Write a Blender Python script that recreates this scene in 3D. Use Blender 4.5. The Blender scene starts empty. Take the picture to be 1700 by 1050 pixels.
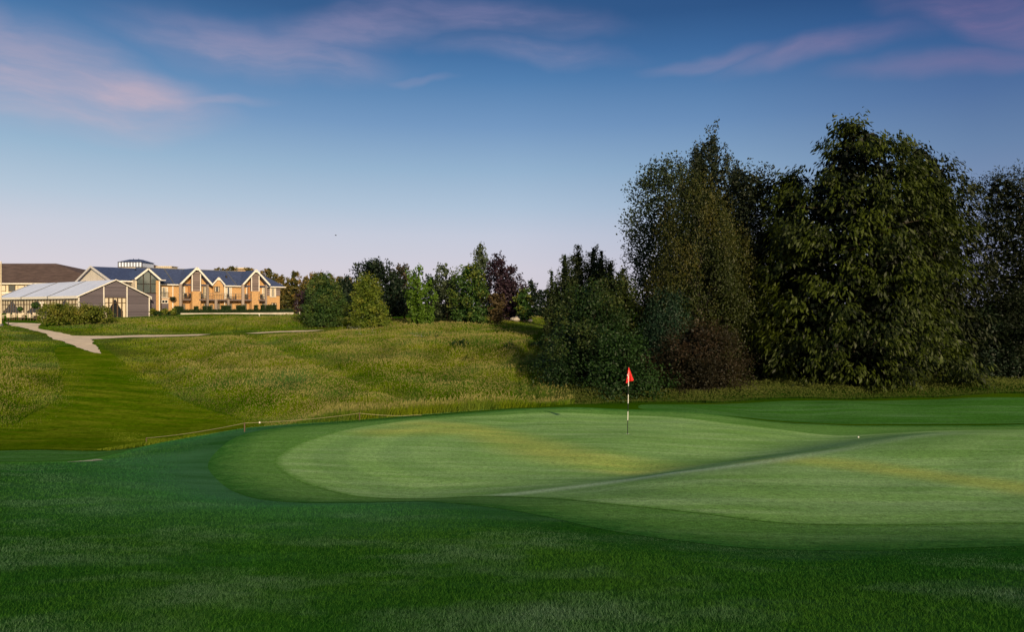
import bpy, math, random
import numpy as np
from mathutils import Vector, Matrix
from mathutils.geometry import delaunay_2d_cdt

R = math.radians
rng = np.random.default_rng(7)
random.seed(7)
sc = bpy.context.scene
col = sc.collection

# ------------------------------------------------------------------ camera
F = 1133.0            # focal length in photograph pixels (photo 1700 x 1050)
HZ = 510.0            # eye-level row
CAM = 1.6
cd = bpy.data.cameras.new('camera')
cam = bpy.data.objects.new('camera', cd); col.objects.link(cam)
cam.location = (0, 0, CAM); cam.rotation_euler = (R(90), 0, 0)
cd.sensor_width = 36.0; cd.lens = 36.0 * F / 1700
cd.shift_y = (HZ - 525.0) / 1700
cd.clip_start = 0.05; cd.clip_end = 6000
sc.camera = cam

# ------------------------------------------------------------------ sun, sky, exposure
SUN_EL, SUN_AZ = 19.0, 159.0      # azimuth clockwise from +Y: behind the camera, to the right
sd = Vector((math.sin(R(SUN_AZ)) * math.cos(R(SUN_EL)), math.cos(R(SUN_AZ)) * math.cos(R(SUN_EL)), math.sin(R(SUN_EL))))
sl = bpy.data.lights.new('sun', 'SUN'); sl.energy = 4.6; sl.angle = R(0.8); sl.color = (1.0, 0.80, 0.50)
so = bpy.data.objects.new('sun', sl); col.objects.link(so)
so.rotation_euler = sd.to_track_quat('Z', 'Y').to_euler(); so.location = sd * 300

sc.view_settings.view_transform = 'Standard'
sc.view_settings.look = 'None'
sc.view_settings.exposure = 0.0
sc.view_settings.gamma = 1.0

def s2l(c):
    return tuple(((v / 255) / 12.92 if v / 255 <= 0.04045 else ((v / 255 + 0.055) / 1.055) ** 2.4) for v in c)

class NT:
    """tiny node-tree writer"""
    def __init__(s, tree): s.t = tree; s.n = tree.nodes; s.l = tree.links
    def node(s, typ, **kw):
        n = s.n.new(typ)
        for k, v in kw.items():
            if k.startswith('i_'):
                s.put(n.inputs[k[2:].replace('_', ' ')], v)
            else: setattr(n, k, v)
        return n
    def put(s, sock, v):
        if isinstance(v, bpy.types.NodeSocket): s.l.new(v, sock)
        elif v is not None: sock.default_value = v
    def math(s, op, a, b=None, c=None, clamp=False):
        n = s.n.new('ShaderNodeMath'); n.operation = op; n.use_clamp = clamp
        s.put(n.inputs[0], a)
        if b is not None: s.put(n.inputs[1], b)
        if c is not None: s.put(n.inputs[2], c)
        return n.outputs[0]
    def mix(s, f, a, b, blend='MIX'):
        n = s.n.new('ShaderNodeMix'); n.data_type = 'RGBA'; n.blend_type = blend
        s.put(n.inputs[0], f)
        s.put(n.inputs[6], a if isinstance(a, bpy.types.NodeSocket) else (*a[:3], 1))
        s.put(n.inputs[7], b if isinstance(b, bpy.types.NodeSocket) else (*b[:3], 1))
        return n.outputs[2]
    def ramp(s, f, stops, interp='LINEAR'):
        n = s.n.new('ShaderNodeValToRGB'); e = n.color_ramp.elements; n.color_ramp.interpolation = interp
        while len(e) < len(stops): e.new(0.5)
        for el, (p, c) in zip(e, stops):
            el.position = p; el.color = (*c[:3], 1) if hasattr(c, '__len__') else (c, c, c, 1)
        s.put(n.inputs[0], f); return n.outputs[0]
    def mrange(s, v, a, b, c=0.0, d=1.0, smooth=False):
        n = s.n.new('ShaderNodeMapRange'); n.clamp = True
        if smooth: n.interpolation_type = 'SMOOTHSTEP'
        for k, x in zip(range(5), (v, a, b, c, d)): s.put(n.inputs[k], x)
        return n.outputs[0]
    def noise(s, vec, scale, detail=4, rough=0.55, dist=0.0, out=0):
        n = s.n.new('ShaderNodeTexNoise'); n.inputs['Scale'].default_value = scale
        n.inputs['Detail'].default_value = detail; n.inputs['Roughness'].default_value = rough
        n.inputs['Distortion'].default_value = dist
        if vec is not None: s.l.new(vec, n.inputs['Vector'])
        return n.outputs[out]
    def mapping(s, vec, scale=(1, 1, 1), rot=(0, 0, 0), loc=(0, 0, 0)):
        n = s.n.new('ShaderNodeMapping'); s.l.new(vec, n.inputs[0])
        n.inputs['Scale'].default_value = scale; n.inputs['Rotation'].default_value = rot; n.inputs['Location'].default_value = loc
        return n.outputs[0]

def build_world():
    w = bpy.data.worlds.new("World"); sc.world = w; w.use_nodes = True
    w.node_tree.nodes.clear(); t = NT(w.node_tree)
    tc = t.node('ShaderNodeTexCoord').outputs['Generated']
    sep = t.node('ShaderNodeSeparateXYZ'); t.l.new(tc, sep.inputs[0])
    x, y, z = sep.outputs
    az = t.math('ARCTAN2', x, y)                 # radians, 0 straight ahead, + to the right
    hr = t.math('SQRT', t.math('ADD', t.math('MULTIPLY', x, x), t.math('MULTIPLY', y, y)))
    el = t.math('ARCTAN2', z, hr)
    ed = t.math('MULTIPLY', el, 180 / math.pi); ad = t.math('MULTIPLY', az, 180 / math.pi)
    grad = t.ramp(t.math('DIVIDE', ed, 90.0), [
        (0.0, s2l((216, 208, 219))), (0.035, s2l((211, 209, 224))), (0.066, s2l((198, 206, 226))), (0.092, s2l((176, 198, 223))),
        (0.125, s2l((150, 182, 214))), (0.165, s2l((117, 155, 200))), (0.205, s2l((84, 130, 182))), (0.225, s2l((70, 116, 170))), (0.255, s2l((54, 95, 147))),
        (0.34, s2l((40, 72, 122))), (0.6, s2l((34, 62, 112))), (1.0, s2l((30, 54, 98)))])
    # the physical sky, for its brighter half round the sunset behind the camera
    sky = t.node('ShaderNodeTexSky'); sky.sky_type = 'NISHITA'; sky.sun_disc = False
    sky.sun_elevation = R(SUN_EL); sky.sun_rotation = R(SUN_AZ); sky.air_density = 1.0; sky.dust_density = 1.0; sky.ozone_density = 2.0
    nis = t.mix(1.0, sky.outputs[0], (0.13, 0.115, 0.10), 'MULTIPLY')
    back = t.mrange(y, -0.75, 0.15, 1.0, 0.0, True)
    # darker towards the right, away from the afterglow
    side = t.ramp(t.mrange(ad, -45.0, 45.0), [(0.0, (1.07, 1.02, 0.94)), (0.5, (0.98, 0.96, 0.93)), (0.68, (0.80, 0.82, 0.84)), (0.88, (0.46, 0.50, 0.61)), (1.0, (0.40, 0.44, 0.55))])
    grad = t.mix(1.0, grad, side, 'MULTIPLY')
    base = t.mix(back, grad, nis)
    # high thin clouds, laid out by compass bearing and elevation
    cv = t.node('ShaderNodeCombineXYZ'); t.l.new(ad, cv.inputs[0]); t.l.new(ed, cv.inputs[1])
    warp = t.noise(cv.outputs[0], 0.12, 3, 0.5, 0, 1)
    wv = t.node('ShaderNodeVectorMath', operation='MULTIPLY_ADD'); t.l.new(warp, wv.inputs[0]); wv.inputs[1].default_value = (7, 3.2, 0); t.l.new(cv.outputs[0], wv.inputs[2])
    wisp = t.noise(t.mapping(wv.outputs[0], (0.06, 0.28, 1), (0, 0, R(-9))), 1.0, 7, 0.62)
    fine = t.noise(t.mapping(wv.outputs[0], (0.22, 1.3, 1), (0, 0, R(14))), 1.0, 5, 0.6)
    def blob(a, e, ra, re, rot, soft=1.0):
        m = t.mapping(wv.outputs[0], (1, 1, 1), (0, 0, 0), (-a - 3.5, -e - 1.6, 0))
        m = t.mapping(m, (1, 1, 0), (0, 0, R(-rot)))
        m = t.mapping(m, (1 / ra, 1 / re, 0))
        ln = t.node('ShaderNodeVectorMath', operation='LENGTH'); t.l.new(m, ln.inputs[0])
        return t.mrange(ln.outputs[1], 1.0, 0.15, 0.0, soft, True)
    # x px, y px of the photograph -> bearing/elevation in degrees
    def be(px, py, rx, ry, rot, s):
        a = math.degrees(math.atan((px - 850) / F)); e = math.degrees(math.atan((HZ - py) / math.hypot(F, px - 850)))
        k = math.degrees(1 / F) * math.cos(R(a)); return blob(a, e, rx * k, ry * k, rot, s)
    blobs = [be(110, 160, 340, 74, 0, 1.0), be(200, 150, 200, 60, 0, 1.15), be(60, 110, 230, 100, 0, 0.75), be(40, 70, 170, 55, -22, 0.65), be(350, 165, 150, 16, 5, 0.55), be(430, 78, 300, 56, -2, 0.72),
             be(600, 42, 260, 56, 12, 0.68), be(800, 22, 300, 42, -4, 0.6), be(1360, 84, 210, 30, 3, 0.5), be(1640, 20, 200, 48, -14, 0.8),
             be(880, 82, 240, 30, -4, 0.42), be(1180, 98, 130, 18, 3, 0.4), be(1600, 95, 260, 30, 0, 0.36), be(330, 200, 110, 14, 0, 0.2),
             be(690, 130, 70, 10, 0, 0.25)]
    m = blobs[0]
    for b in blobs[1:]: m = t.math('MAXIMUM', m, b)
    dens = t.math('MULTIPLY', t.mrange(wisp, 0.30, 0.62, 0.42, 1.12, True), t.mrange(fine, 0.2, 0.75, 0.66, 1.1))
    dens = t.math('MULTIPLY', t.math('MULTIPLY', dens, m), 0.85, clamp=True)
    ccol = t.ramp(t.math('DIVIDE', ed, 90.0), [(0.08, s2l((206, 196, 208))), (0.17, s2l((182, 172, 192))), (0.26, s2l((134, 132, 172))), (0.4, s2l((120, 105, 160)))])
    pinkR = t.mix(t.mrange(ad, 5.0, 35.0), ccol, t.mix(0.75, ccol, s2l((134, 104, 150))))
    final = t.mix(dens, base, pinkR)
    # second, denser pink heart of the left cloud comes from the same mask
    bg = t.node('ShaderNodeBackground'); t.l.new(final, bg.inputs[0]); bg.inputs[1].default_value = 1.0
    out = t.node('ShaderNodeOutputWorld'); t.l.new(bg.outputs[0], out.inputs[0])
build_world()

# ------------------------------------------------------------------ object helpers
def tag(o, label=None, cat=None, group=None, kind=None):
    if label: o['label'] = label
    if cat: o['category'] = cat
    if group: o['group'] = group
    if kind: o['kind'] = kind
    return o
def empty(name, loc=(0, 0, 0), rz=0.0):
    o = bpy.data.objects.new(name, None); col.objects.link(o); o.location = loc; o.rotation_euler = (0, 0, rz); o.empty_display_size = 0.3
    return o
def mesh_np(name, V, Fc, mat, parent=None, attrs=None, smooth=False, mats=None, midx=None):
    """V (n,3); Fc (m,k) faces of equal size; attrs: name -> per-vertex floats"""
    V = np.ascontiguousarray(V, dtype=np.float32); Fc = np.ascontiguousarray(Fc, dtype=np.int32)
    me = bpy.data.meshes.new(name); n, (m, k) = len(V), Fc.shape
    me.vertices.add(n); me.vertices.foreach_set('co', V.ravel())
    me.loops.add(m * k); me.loops.foreach_set('vertex_index', Fc.ravel())
    me.polygons.add(m); me.polygons.foreach_set('loop_start', np.arange(m, dtype=np.int32) * k)
    if smooth: me.polygons.foreach_set('use_smooth', np.ones(m, dtype=bool))
    for a, d in (attrs or {}).items():
        at = me.attributes.new(a, 'FLOAT', 'POINT'); at.data.foreach_set('value', np.ascontiguousarray(d, dtype=np.float32))
    me.update(calc_edges=True)
    for q in (mats or [mat]): me.materials.append(q)
    if midx is not None: me.polygons.foreach_set('material_index', np.ascontiguousarray(midx, dtype=np.int32))
    o = bpy.data.objects.new(name, me); col.objects.link(o)
    if parent: o.parent = parent
    return o
def in_poly(P, poly):
    x, y = P[:, 0], P[:, 1]; c = np.zeros(len(P), bool); n = len(poly)
    for i in range(n):
        x1, y1 = poly[i]; x2, y2 = poly[(i + 1) % n]
        if y1 == y2: continue
        cond = ((y1 > y) != (y2 > y)) & (x < (x2 - x1) * (y - y1) / (y2 - y1) + x1); c ^= cond
    return c
def poly_dist(P, line, closed=False):
    d = np.full(len(P), 1e9); n = len(line)
    for i in range(n if closed else n - 1):
        a = np.array(line[i]); b = np.array(line[(i + 1) % n]); ab = b - a; L = max(ab @ ab, 1e-9)
        t = np.clip(((P - a) @ ab) / L, 0, 1); q = P - (a + t[:, None] * ab); d = np.minimum(d, np.hypot(q[:, 0], q[:, 1]))
    return d
def vnoise(P, scale, seed=0, octaves=3):
    """smooth value noise on 2-D points"""
    out = np.zeros(len(P)); amp = 1.0; tot = 0
    for o in range(octaves):
        q = P * scale * 2 ** o + seed * 17.31 + o * 5.7; i = np.floor(q).astype(np.int64); f = q - i; f = f * f * (3 - 2 * f)
        def h(a, b):
            n = (a * 374761393 + b * 668265263 + seed * 974711) & 0xffffffff; n = ((n ^ (n >> 13)) * 1274126177) & 0xffffffff
            return ((n ^ (n >> 16)) & 0xffff) / 65535.0
        v = (h(i[:, 0], i[:, 1]) * (1 - f[:, 0]) + h(i[:, 0] + 1, i[:, 1]) * f[:, 0]) * (1 - f[:, 1]) + (h(i[:, 0], i[:, 1] + 1) * (1 - f[:, 0]) + h(i[:, 0] + 1, i[:, 1] + 1) * f[:, 0]) * f[:, 1]
        out += v * amp; tot += amp; amp *= 0.5
    return out / tot

# ------------------------------------------------------------------ terrain height
# surveyed points: (bearing as photo column, row, distance)
CP = [
 # near ground
 (-200,1050,3.4),(0,1050,3.4),(425,1050,3.4),(850,1050,3.4),(1275,1050,3.4),(1700,1050,3.4),(1900,1050,3.4),
 (0,960,4.7),(500,960,4.7),(850,955,4.8),(1300,950,4.9),(1700,950,4.9),
 (0,890,6.4),(400,885,6.6),(800,890,6.5),(1100,905,6.1),(1450,915,5.9),(1700,910,6.0),
 (0,830,9.2),(200,840,8.6),(450,838,9.6),(700,834,9.8),(850,845,8.8),(1000,862,8.0),
 (0,785,12.4),(0,771,15.0),(150,772,14.6),(100,795,11.8),
 (250,800,12.2),(350,815,11.4),
 # hidden drop behind the left crest
 (0,768,20.5),(140,767,19.5),(60,748,24),(200,746,24),(0,735,27.5),(230,737,27),(-200,740,26),(-200,780,13),
 # left fairway and meadow
 (0,700,33),(150,700,34),(300,705,34.5),(0,640,42),(150,640,43),(300,650,43),(0,600,52),(200,600,52),(400,620,49),(-200,640,42),(-200,590,55),
 (0,570,64),(250,575,62),(450,590,58),(0,552,75),(300,555,75),(130,562,69),
 # left shoulder of the mound carrying the green
 (250,740,20),(330,726,21.5),(400,713,23.2),(480,706,24.6),(560,700,26),(640,694,27),(700,689,28),(775,683,29.5),(850,678,30.5),(950,671.5,31.5),(1040,672,31.5),(1150,680,30),
 (345,775,15),(300,770,15.5),(455,768,15.6),(500,795,13.6),(560,815,12.4),(640,824,12.1),
 # green
 (700,826,12.2),(820,820,12.4),(600,780,15),(750,780,15.2),(900,780,15.6),(600,730,19.8),(800,725,21),(1042,722,22),(850,700,25.6),(1000,695,27),(1080,700,26),
 (960,806,12.6),(1000,760,17.4),(1150,745,19.6),(1200,715,23.6),(1300,732,22),(1380,727,23),
 # near right mound: front, ridge
 (1000,845,8.9),(1150,852,8.6),(1300,872,7.9),(1500,874,7.8),(1700,871,7.8),(1150,815,10.4),(1350,820,10.2),(1550,820,10.2),(1700,825,10.0),
 (1120,785,13),(1220,760,18.2),(1320,745,19.5),(1050,787,15.6),(1220,773,13.8),(1320,757,15),(1420,741,16.4),(1500,727,17.8),(1560,719,18.8),(1620,717,19.2),(1700,719,19),(1400,785,12.6),(1600,770,13.4),(1850,735,18),
 # behind right mound
 
 (1480,718,25),(1600,712,26.5),(1700,712,26.5),(1300,712,25),(1240,697,28),(1365,705,27.5),(1488,708,27.5),(1622,708.5,27.5),
 (1250,690,31),(1350,697,30.5),(1300,676,34.5),(1400,668,36),(1430,669,36),(1550,676,34.5),(1500,692,31),(1600,690,31.5),(1700,667,36.5),(1700,690,31.5),(1600,667,37),
 (1400,664,39.5),(1150,672,36),(1250,664,39),(1550,662,39.5),(1700,656,40.5),(1450,642,46),(1700,638,47),(1850,650,42),(1200,655,43),(1050,664,41),(950,664,41),
 # hollow behind the green and the meadow slope
 (560,696,35.5),(640,692,36.5),(700,690,37.5),(800,688,38),(870,682,38.5),(940,672,39.5),(420,706,34.5),
 (600,650,43),(750,650,44),(870,645,43.5),(600,610,51),(750,610,52),(870,605,51),(650,580,60),(800,575,61),(880,570,61),
 (550,558,73),(700,553,75),(840,549,78),(880,548,76),(905,556,66),
 (-200,545,82),(0,542,84),(150,545,82),(350,545,84),(500,545,84),(650,543,84),(800,541,86),(870,536,90),(905,543,94),(930,535,104),
 (-300,531,99),(0,530,98),(150,530,99),(350,527,102),(500,527,102),(650,534,98),(800,532,102),
 (-300,524,110),(100,524,110),(300,523,112),(470,523,122),(480,521,140),(600,524,125),(900,529,125),(1000,640,46),(1150,640,48),(1300,560,90),(1700,560,90)]
cpx = []
for px, py, d in CP: cpx.append(((px - 850) / F * d, d, CAM - (py - HZ) / F * d))
cpx += [(0, 0, 0), (1.5, 1.2, 0), (-1.5, 1.2, 0), (0, 2, 0), (-8, -3, -0.3), (8, -3, 0.1), (0, -10, 0), (-14, 2, -0.9), (14, 2, -0.5), (-30, 8, -2.4), (30, 8, -1.6), (0, -40, 0.5), (-60, -40, -1),
        (60, -40, 0.5), (-70, 20, -3), (70, 20, -3), (0, 200, 0.2), (-130, 150, 0.5), (130, 150, -1), (-400, 0, 0), (400, 0, 0), (0, 500, 0), (0, -400, 0), (-300, 400, 0), (300, 400, 0), (-100, 70, -0.8), (90, 60, -2.2)]
cpx = np.array(cpx, float)
def warp(P):
    r = np.hypot(P[:, 0], P[:, 1]) + 1e-6; return P * (np.log1p(r / 6) * 6 / r)[:, None]
WC = warp(cpx[:, :2]); nC = len(WC)
def phi(d2): return 0.5 * d2 * np.log(d2 + 1e-9)
D2 = ((WC[:, None] - WC[None]) ** 2).sum(-1)
Am = np.zeros((nC + 3, nC + 3)); Am[:nC, :nC] = phi(D2) + np.eye(nC) * 0.012; Am[:nC, nC:] = np.c_[np.ones(nC), WC]; Am[nC:, :nC] = Am[:nC, nC:].T
wgt = np.linalg.solve(Am, np.r_[cpx[:, 2], 0, 0, 0])
def H(P):
    P = np.atleast_2d(np.asarray(P, float)); out = np.empty(len(P))
    for i in range(0, len(P), 20000):
        q = P[i:i + 20000]; W = warp(q)
        d2 = (W ** 2).sum(1)[:, None] + (WC ** 2).sum(1)[None] - 2 * W @ WC.T
        out[i:i + 20000] = phi(np.maximum(d2, 0)) @ wgt[:nC] + wgt[nC] + W @ wgt[nC + 1:]
    r = np.hypot(P[:, 0], P[:, 1]); far = np.clip((r - 220) / 250, 0, 1); far = far * far * (3 - 2 * far)
    # small undulations of real turf, larger in the rough meadow
    b = (vnoise(P, 0.35, 3, 2) - 0.5) * 0.05 * np.clip(r / 12, 0.3, 1) + (vnoise(P, 0.12, 5, 2) - 0.5) * 0.35 * np.clip((r - 34) / 12, 0, 1)
    return out * (1 - far) + b * (1 - far)
def h1(x, y): return float(H([[x, y]])[0])
def ground_at(px, py, dmin=2.5, dmax=260.0):
    """where the sight line through a photograph point meets the ground"""
    t = np.geomspace(dmin, dmax, 1400); x = (px - 850) / F * t; z = CAM - (py - HZ) / F * t
    g = z - H(np.c_[x, t]); i = int(np.argmax(g < 0)) if (g < 0).any() else len(t) - 1
    if i > 0 and g[i] < 0:
        a = g[i - 1] / (g[i - 1] - g[i]); d = t[i - 1] + a * (t[i] - t[i - 1])
    else: d = t[i]
    return (px - 850) / F * d, d
def gpoly(pts):
    out = []
    for p in pts:
        out.append(((p[0] - 850) / F * p[2], p[2]) if len(p) == 3 else ground_at(*p))
    return out
RIDGE = [((px - 850) / F * d, d) for px, py, d in ((840,819,11.9),(960,806,12.3),(1050,792,12.9),(1150,781,13.3),(1220,773,13.8),(1320,757,15),(1420,741,16.4),(1500,727,17.8),(1580,718,19))]
def smooth_poly(poly, n=6, closed=True):
    P = np.array(poly); m = len(P); out = []
    for i in range(m if closed else m - 1):
        if closed: p0, p1, p2, p3 = P[(i - 1) % m], P[i], P[(i + 1) % m], P[(i + 2) % m]
        else: p0, p1, p2, p3 = P[max(i - 1, 0)], P[i], P[i + 1], P[min(i + 2, m - 1)]
        for k in range(n):
            t = k / n; out.append(tuple(0.5 * ((2 * p1) + (-p0 + p2) * t + (2 * p0 - 5 * p1 + 4 * p2 - p3) * t * t + (-p0 + 3 * p1 - 3 * p2 + p3) * t ** 3)))
    if not closed: out.append(tuple(P[-1]))
    return out

GREEN = smooth_poly(gpoly([(455,768),(475,748),(520,728),(600,709),(720,695),(850,688),(960,686),(1080,691),(1180,700),(1290,713),(1400,723.5),
    (1500,0,24.5),(1620,0,25.5),(1800,0,25),(1960,0,19),(1960,0,11),(1850,870),(1700,871),(1500,874),(1300,871),(1150,853),(1000,838),(900,829),(800,826),(700,830),(600,827),(530,812),(480,792)]))
FRINGE = smooth_poly(gpoly([(345,775),(362,748),(405,722),(480,709),(600,700),(700,692),(850,680),(960,677),(1100,682),(1241,696),(1365,705),
    (1488,0,27.6),(1622,0,27.8),(1800,0,27.6),(2050,0,21),(2050,0,9),(1850,910),(1700,908),(1450,915),(1250,912),(1100,896),(1000,880),(900,858),(800,842),(700,834),(600,836),(500,836),(420,828),(370,806)]))
FAIRWAY = smooth_poly(gpoly([(95,578),(165,580),(215,612),(270,648),(330,677),(400,697),(440,0,34.5),(410,0,26.5),(330,0,24.2),(240,0,23.5),(100,0,24),(-150,0,25),(-150,720),(0,712),(50,690),(100,655),(98,610)]), 4)
PATHS = [gpoly([(8,536),(68,538),(62,546),(120,558),(185,559),(260,557.2),(352,555.6),(330,558),(260,560),(200,561.5),(150,564),(158,574),(170,588),(150,585),(120,574),(84,562),(78,556),(40,545),(15,540)]),
         gpoly([(408,554.2),(440,552.2),(490,549.8),(540,548.6),(525,550.3),(470,552.2),(430,554.4)]), gpoly([(903,544),(950,541),(950,549),(918,549)])]
LAWN = gpoly([(-300,525),(140,531),(300,526),(500,520),(640,521),(700,0,120),(520,0,150),(-300,0,150)])
print('terrain ready')
# ------------------------------------------------------------------ materials
MATS = {}
def pmat(name, rough=0.8, spec=0.3):
    m = bpy.data.materials.new(name); m.use_nodes = True; m.node_tree.nodes.clear(); t = NT(m.node_tree)
    p = t.node('ShaderNodeBsdfPrincipled'); o = t.node('ShaderNodeOutputMaterial'); t.l.new(p.outputs[0], o.inputs[0])
    p.inputs['Roughness'].default_value = rough; p.inputs['Specular IOR Level'].default_value = spec
    MATS[name] = m; return m, t, p, o
def mottled(name, c, amt=0.25, scale=3.0, rough=0.8, spec=0.3, stretch=(1, 1, 1), metal=0, bump=0.0, c2=None):
    m, t, p, o = pmat(name, rough, spec); tc = t.node('ShaderNodeTexCoord').outputs['Object']
    v = t.mapping(tc, stretch); n = t.noise(v, scale, 5, 0.6)
    dark = tuple(x * (1 - amt) for x in c) if c2 is None else c2; lite = tuple(min(1, x * (1 + amt)) for x in c)
    t.l.new(t.ramp(n, [(0.3, dark), (0.7, lite)]), p.inputs['Base Color']); p.inputs['Metallic'].default_value = metal
    if bump:
        b = t.node('ShaderNodeBump'); b.inputs['Strength'].default_value = bump; b.inputs['Distance'].default_value = 0.02; t.l.new(n, b.inputs['Height']); t.l.new(b.outputs[0], p.inputs['Normal'])
    return m
def leaf_mat(name, dark, lite, trans=0.25, third=None):
    """foliage: each leaf carries a random 0-1 value 'tint'; 'patch' drifts over whole sprays"""
    m, t, p, o = pmat(name, 0.55, 0.25)
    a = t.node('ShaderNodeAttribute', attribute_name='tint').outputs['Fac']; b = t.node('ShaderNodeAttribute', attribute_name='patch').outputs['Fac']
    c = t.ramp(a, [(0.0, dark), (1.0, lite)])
    if third is not None: c = t.mix(t.mrange(b, 0.5, 0.95), c, third)
    t.l.new(c, p.inputs['Base Color'])
    tr = t.node('ShaderNodeBsdfTranslucent'); t.l.new(t.mix(1.0, c, (1.0, 1.15, 0.6), 'MULTIPLY'), tr.inputs[0])
    mx = t.node('ShaderNodeMixShader'); mx.inputs[0].default_value = trans
    t.l.new(p.outputs[0], mx.inputs[1]); t.l.new(tr.outputs[0], mx.inputs[2]); t.l.new(mx.outputs[0], o.inputs[0])
    return m

def turf(name, c1, c2, c3, scale, streak=None, bump=0.4, sheen=0.3, fine=60.0, burnt=False, edge=None):
    """mown or rough turf seen in the open: patches of three greens, fine blade grain"""
    m, t, p, o = pmat(name, 0.9, 0.0); tc = t.node('ShaderNodeTexCoord').outputs['Object']
    big = t.noise(tc, scale, 5, 0.55); mid = t.noise(t.mapping(tc, streak or (1, 1, 1), (0, 0, R(8))), scale * 5, 5, 0.65)
    gr = t.noise(t.mapping(tc, (1, 0.45, 1), (0, 0, R(-12))), fine, 3, 0.75); g2 = t.noise(tc, fine * 0.22, 4, 0.7)
    c = t.mix(t.mrange(big, 0.36, 0.64), c1, c2); c = t.mix(t.mrange(mid, 0.42, 0.72), c, c3)
    if burnt:
        at = t.node('ShaderNodeAttribute', attribute_name='burnt').outputs['Fac']
        f = t.math('MULTIPLY', t.mrange(at, 0.0, 1.0, 0.0, 1.0, True), t.mrange(mid, 0.3, 0.62, 0.35, 1.0))
        c = t.mix(t.math('MULTIPLY', f, 0.75), c, (0.44, 0.49, 0.10))
        ls = t.node('ShaderNodeAttribute', attribute_name='stripe').outputs['Fac']
        c = t.mix(t.math('MULTIPLY', t.mrange(ls, 0.35, 0.65), 0.35), c, t.mix(1.0, c, (1.5, 1.4, 1.35), 'MULTIPLY'))
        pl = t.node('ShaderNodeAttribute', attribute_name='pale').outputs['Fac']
        c = t.mix(t.math('MULTIPLY', pl, t.mrange(gr, 0.3, 0.7, 0.6, 1.0)), c, (0.58, 0.76, 0.40))  # 'pale': bright grazing highlight of the ridge crest, painted into the turf colour
    if edge:      # the cut edge is ragged: the next turf shows through in a narrow band
        ed = t.node('ShaderNodeAttribute', attribute_name='edge').outputs['Fac']; en = t.noise(tc, edge[1], 4, 0.7)
        c = t.mix(t.mrange(t.math('ADD', ed, t.math('MULTIPLY', t.math('SUBTRACT', en, 0.5), edge[0] * 1.6)), 0.0, edge[0], 1.0, 0.0), c, edge[2])
    k = t.math('ADD', t.math('MULTIPLY', gr, 0.9), t.math('MULTIPLY', g2, 0.7))
    kk = t.mrange(k, 0.5, 1.1, 0.38, 1.62)
    cc = t.node('ShaderNodeCombineColor')
    for q in range(3): t.l.new(kk, cc.inputs[q])
    c = t.mix(1.0, c, cc.outputs[0], 'MULTIPLY')
    t.l.new(c, p.inputs['Base Color'])
    p.inputs['Sheen Weight'].default_value = 0.0; p.inputs['Sheen Roughness'].default_value = 0.5; p.inputs['Sheen Tint'].default_value = (0.75, 0.95, 0.7, 1)
    b = t.node('ShaderNodeBump'); b.inputs['Strength'].default_value = bump; b.inputs['Distance'].default_value = 0.03; t.l.new(k, b.inputs['Height']); t.l.new(b.outputs[0], p.inputs['Normal'])
    return m

M_rough = turf('rough_turf', (0.012, 0.062, 0.012), (0.020, 0.078, 0.018), (0.035, 0.10, 0.04), 0.18, (0.5, 1.4, 1), 0.6, 0.25, 45)
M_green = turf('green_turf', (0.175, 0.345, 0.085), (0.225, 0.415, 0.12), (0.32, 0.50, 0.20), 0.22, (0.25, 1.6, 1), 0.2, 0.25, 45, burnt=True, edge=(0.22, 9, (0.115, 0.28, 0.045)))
M_fringe = turf('fringe_turf', (0.115, 0.275, 0.048), (0.135, 0.305, 0.062), (0.18, 0.35, 0.095), 0.3, (0.3, 1.6, 1), 0.3, 0.25, 45, edge=(0.9, 3, (0.045, 0.17, 0.028)))
M_fair = turf('fairway_turf', (0.045, 0.105, 0.0), (0.075, 0.14, 0.001), (0.17, 0.20, 0.012), 0.10, (0.5, 2.2, 1), 0.4, 0.2, 12)
M_lawn = turf('lawn_turf', (0.075, 0.14, 0.014), (0.10, 0.17, 0.02), (0.12, 0.18, 0.03), 0.08, (0.4, 1.5, 1), 0.3, 0.2, 6)
M_sand = mottled('path_gravel', (0.74, 0.61, 0.46), 0.15, 1.2, 0.95, 0.1)

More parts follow.
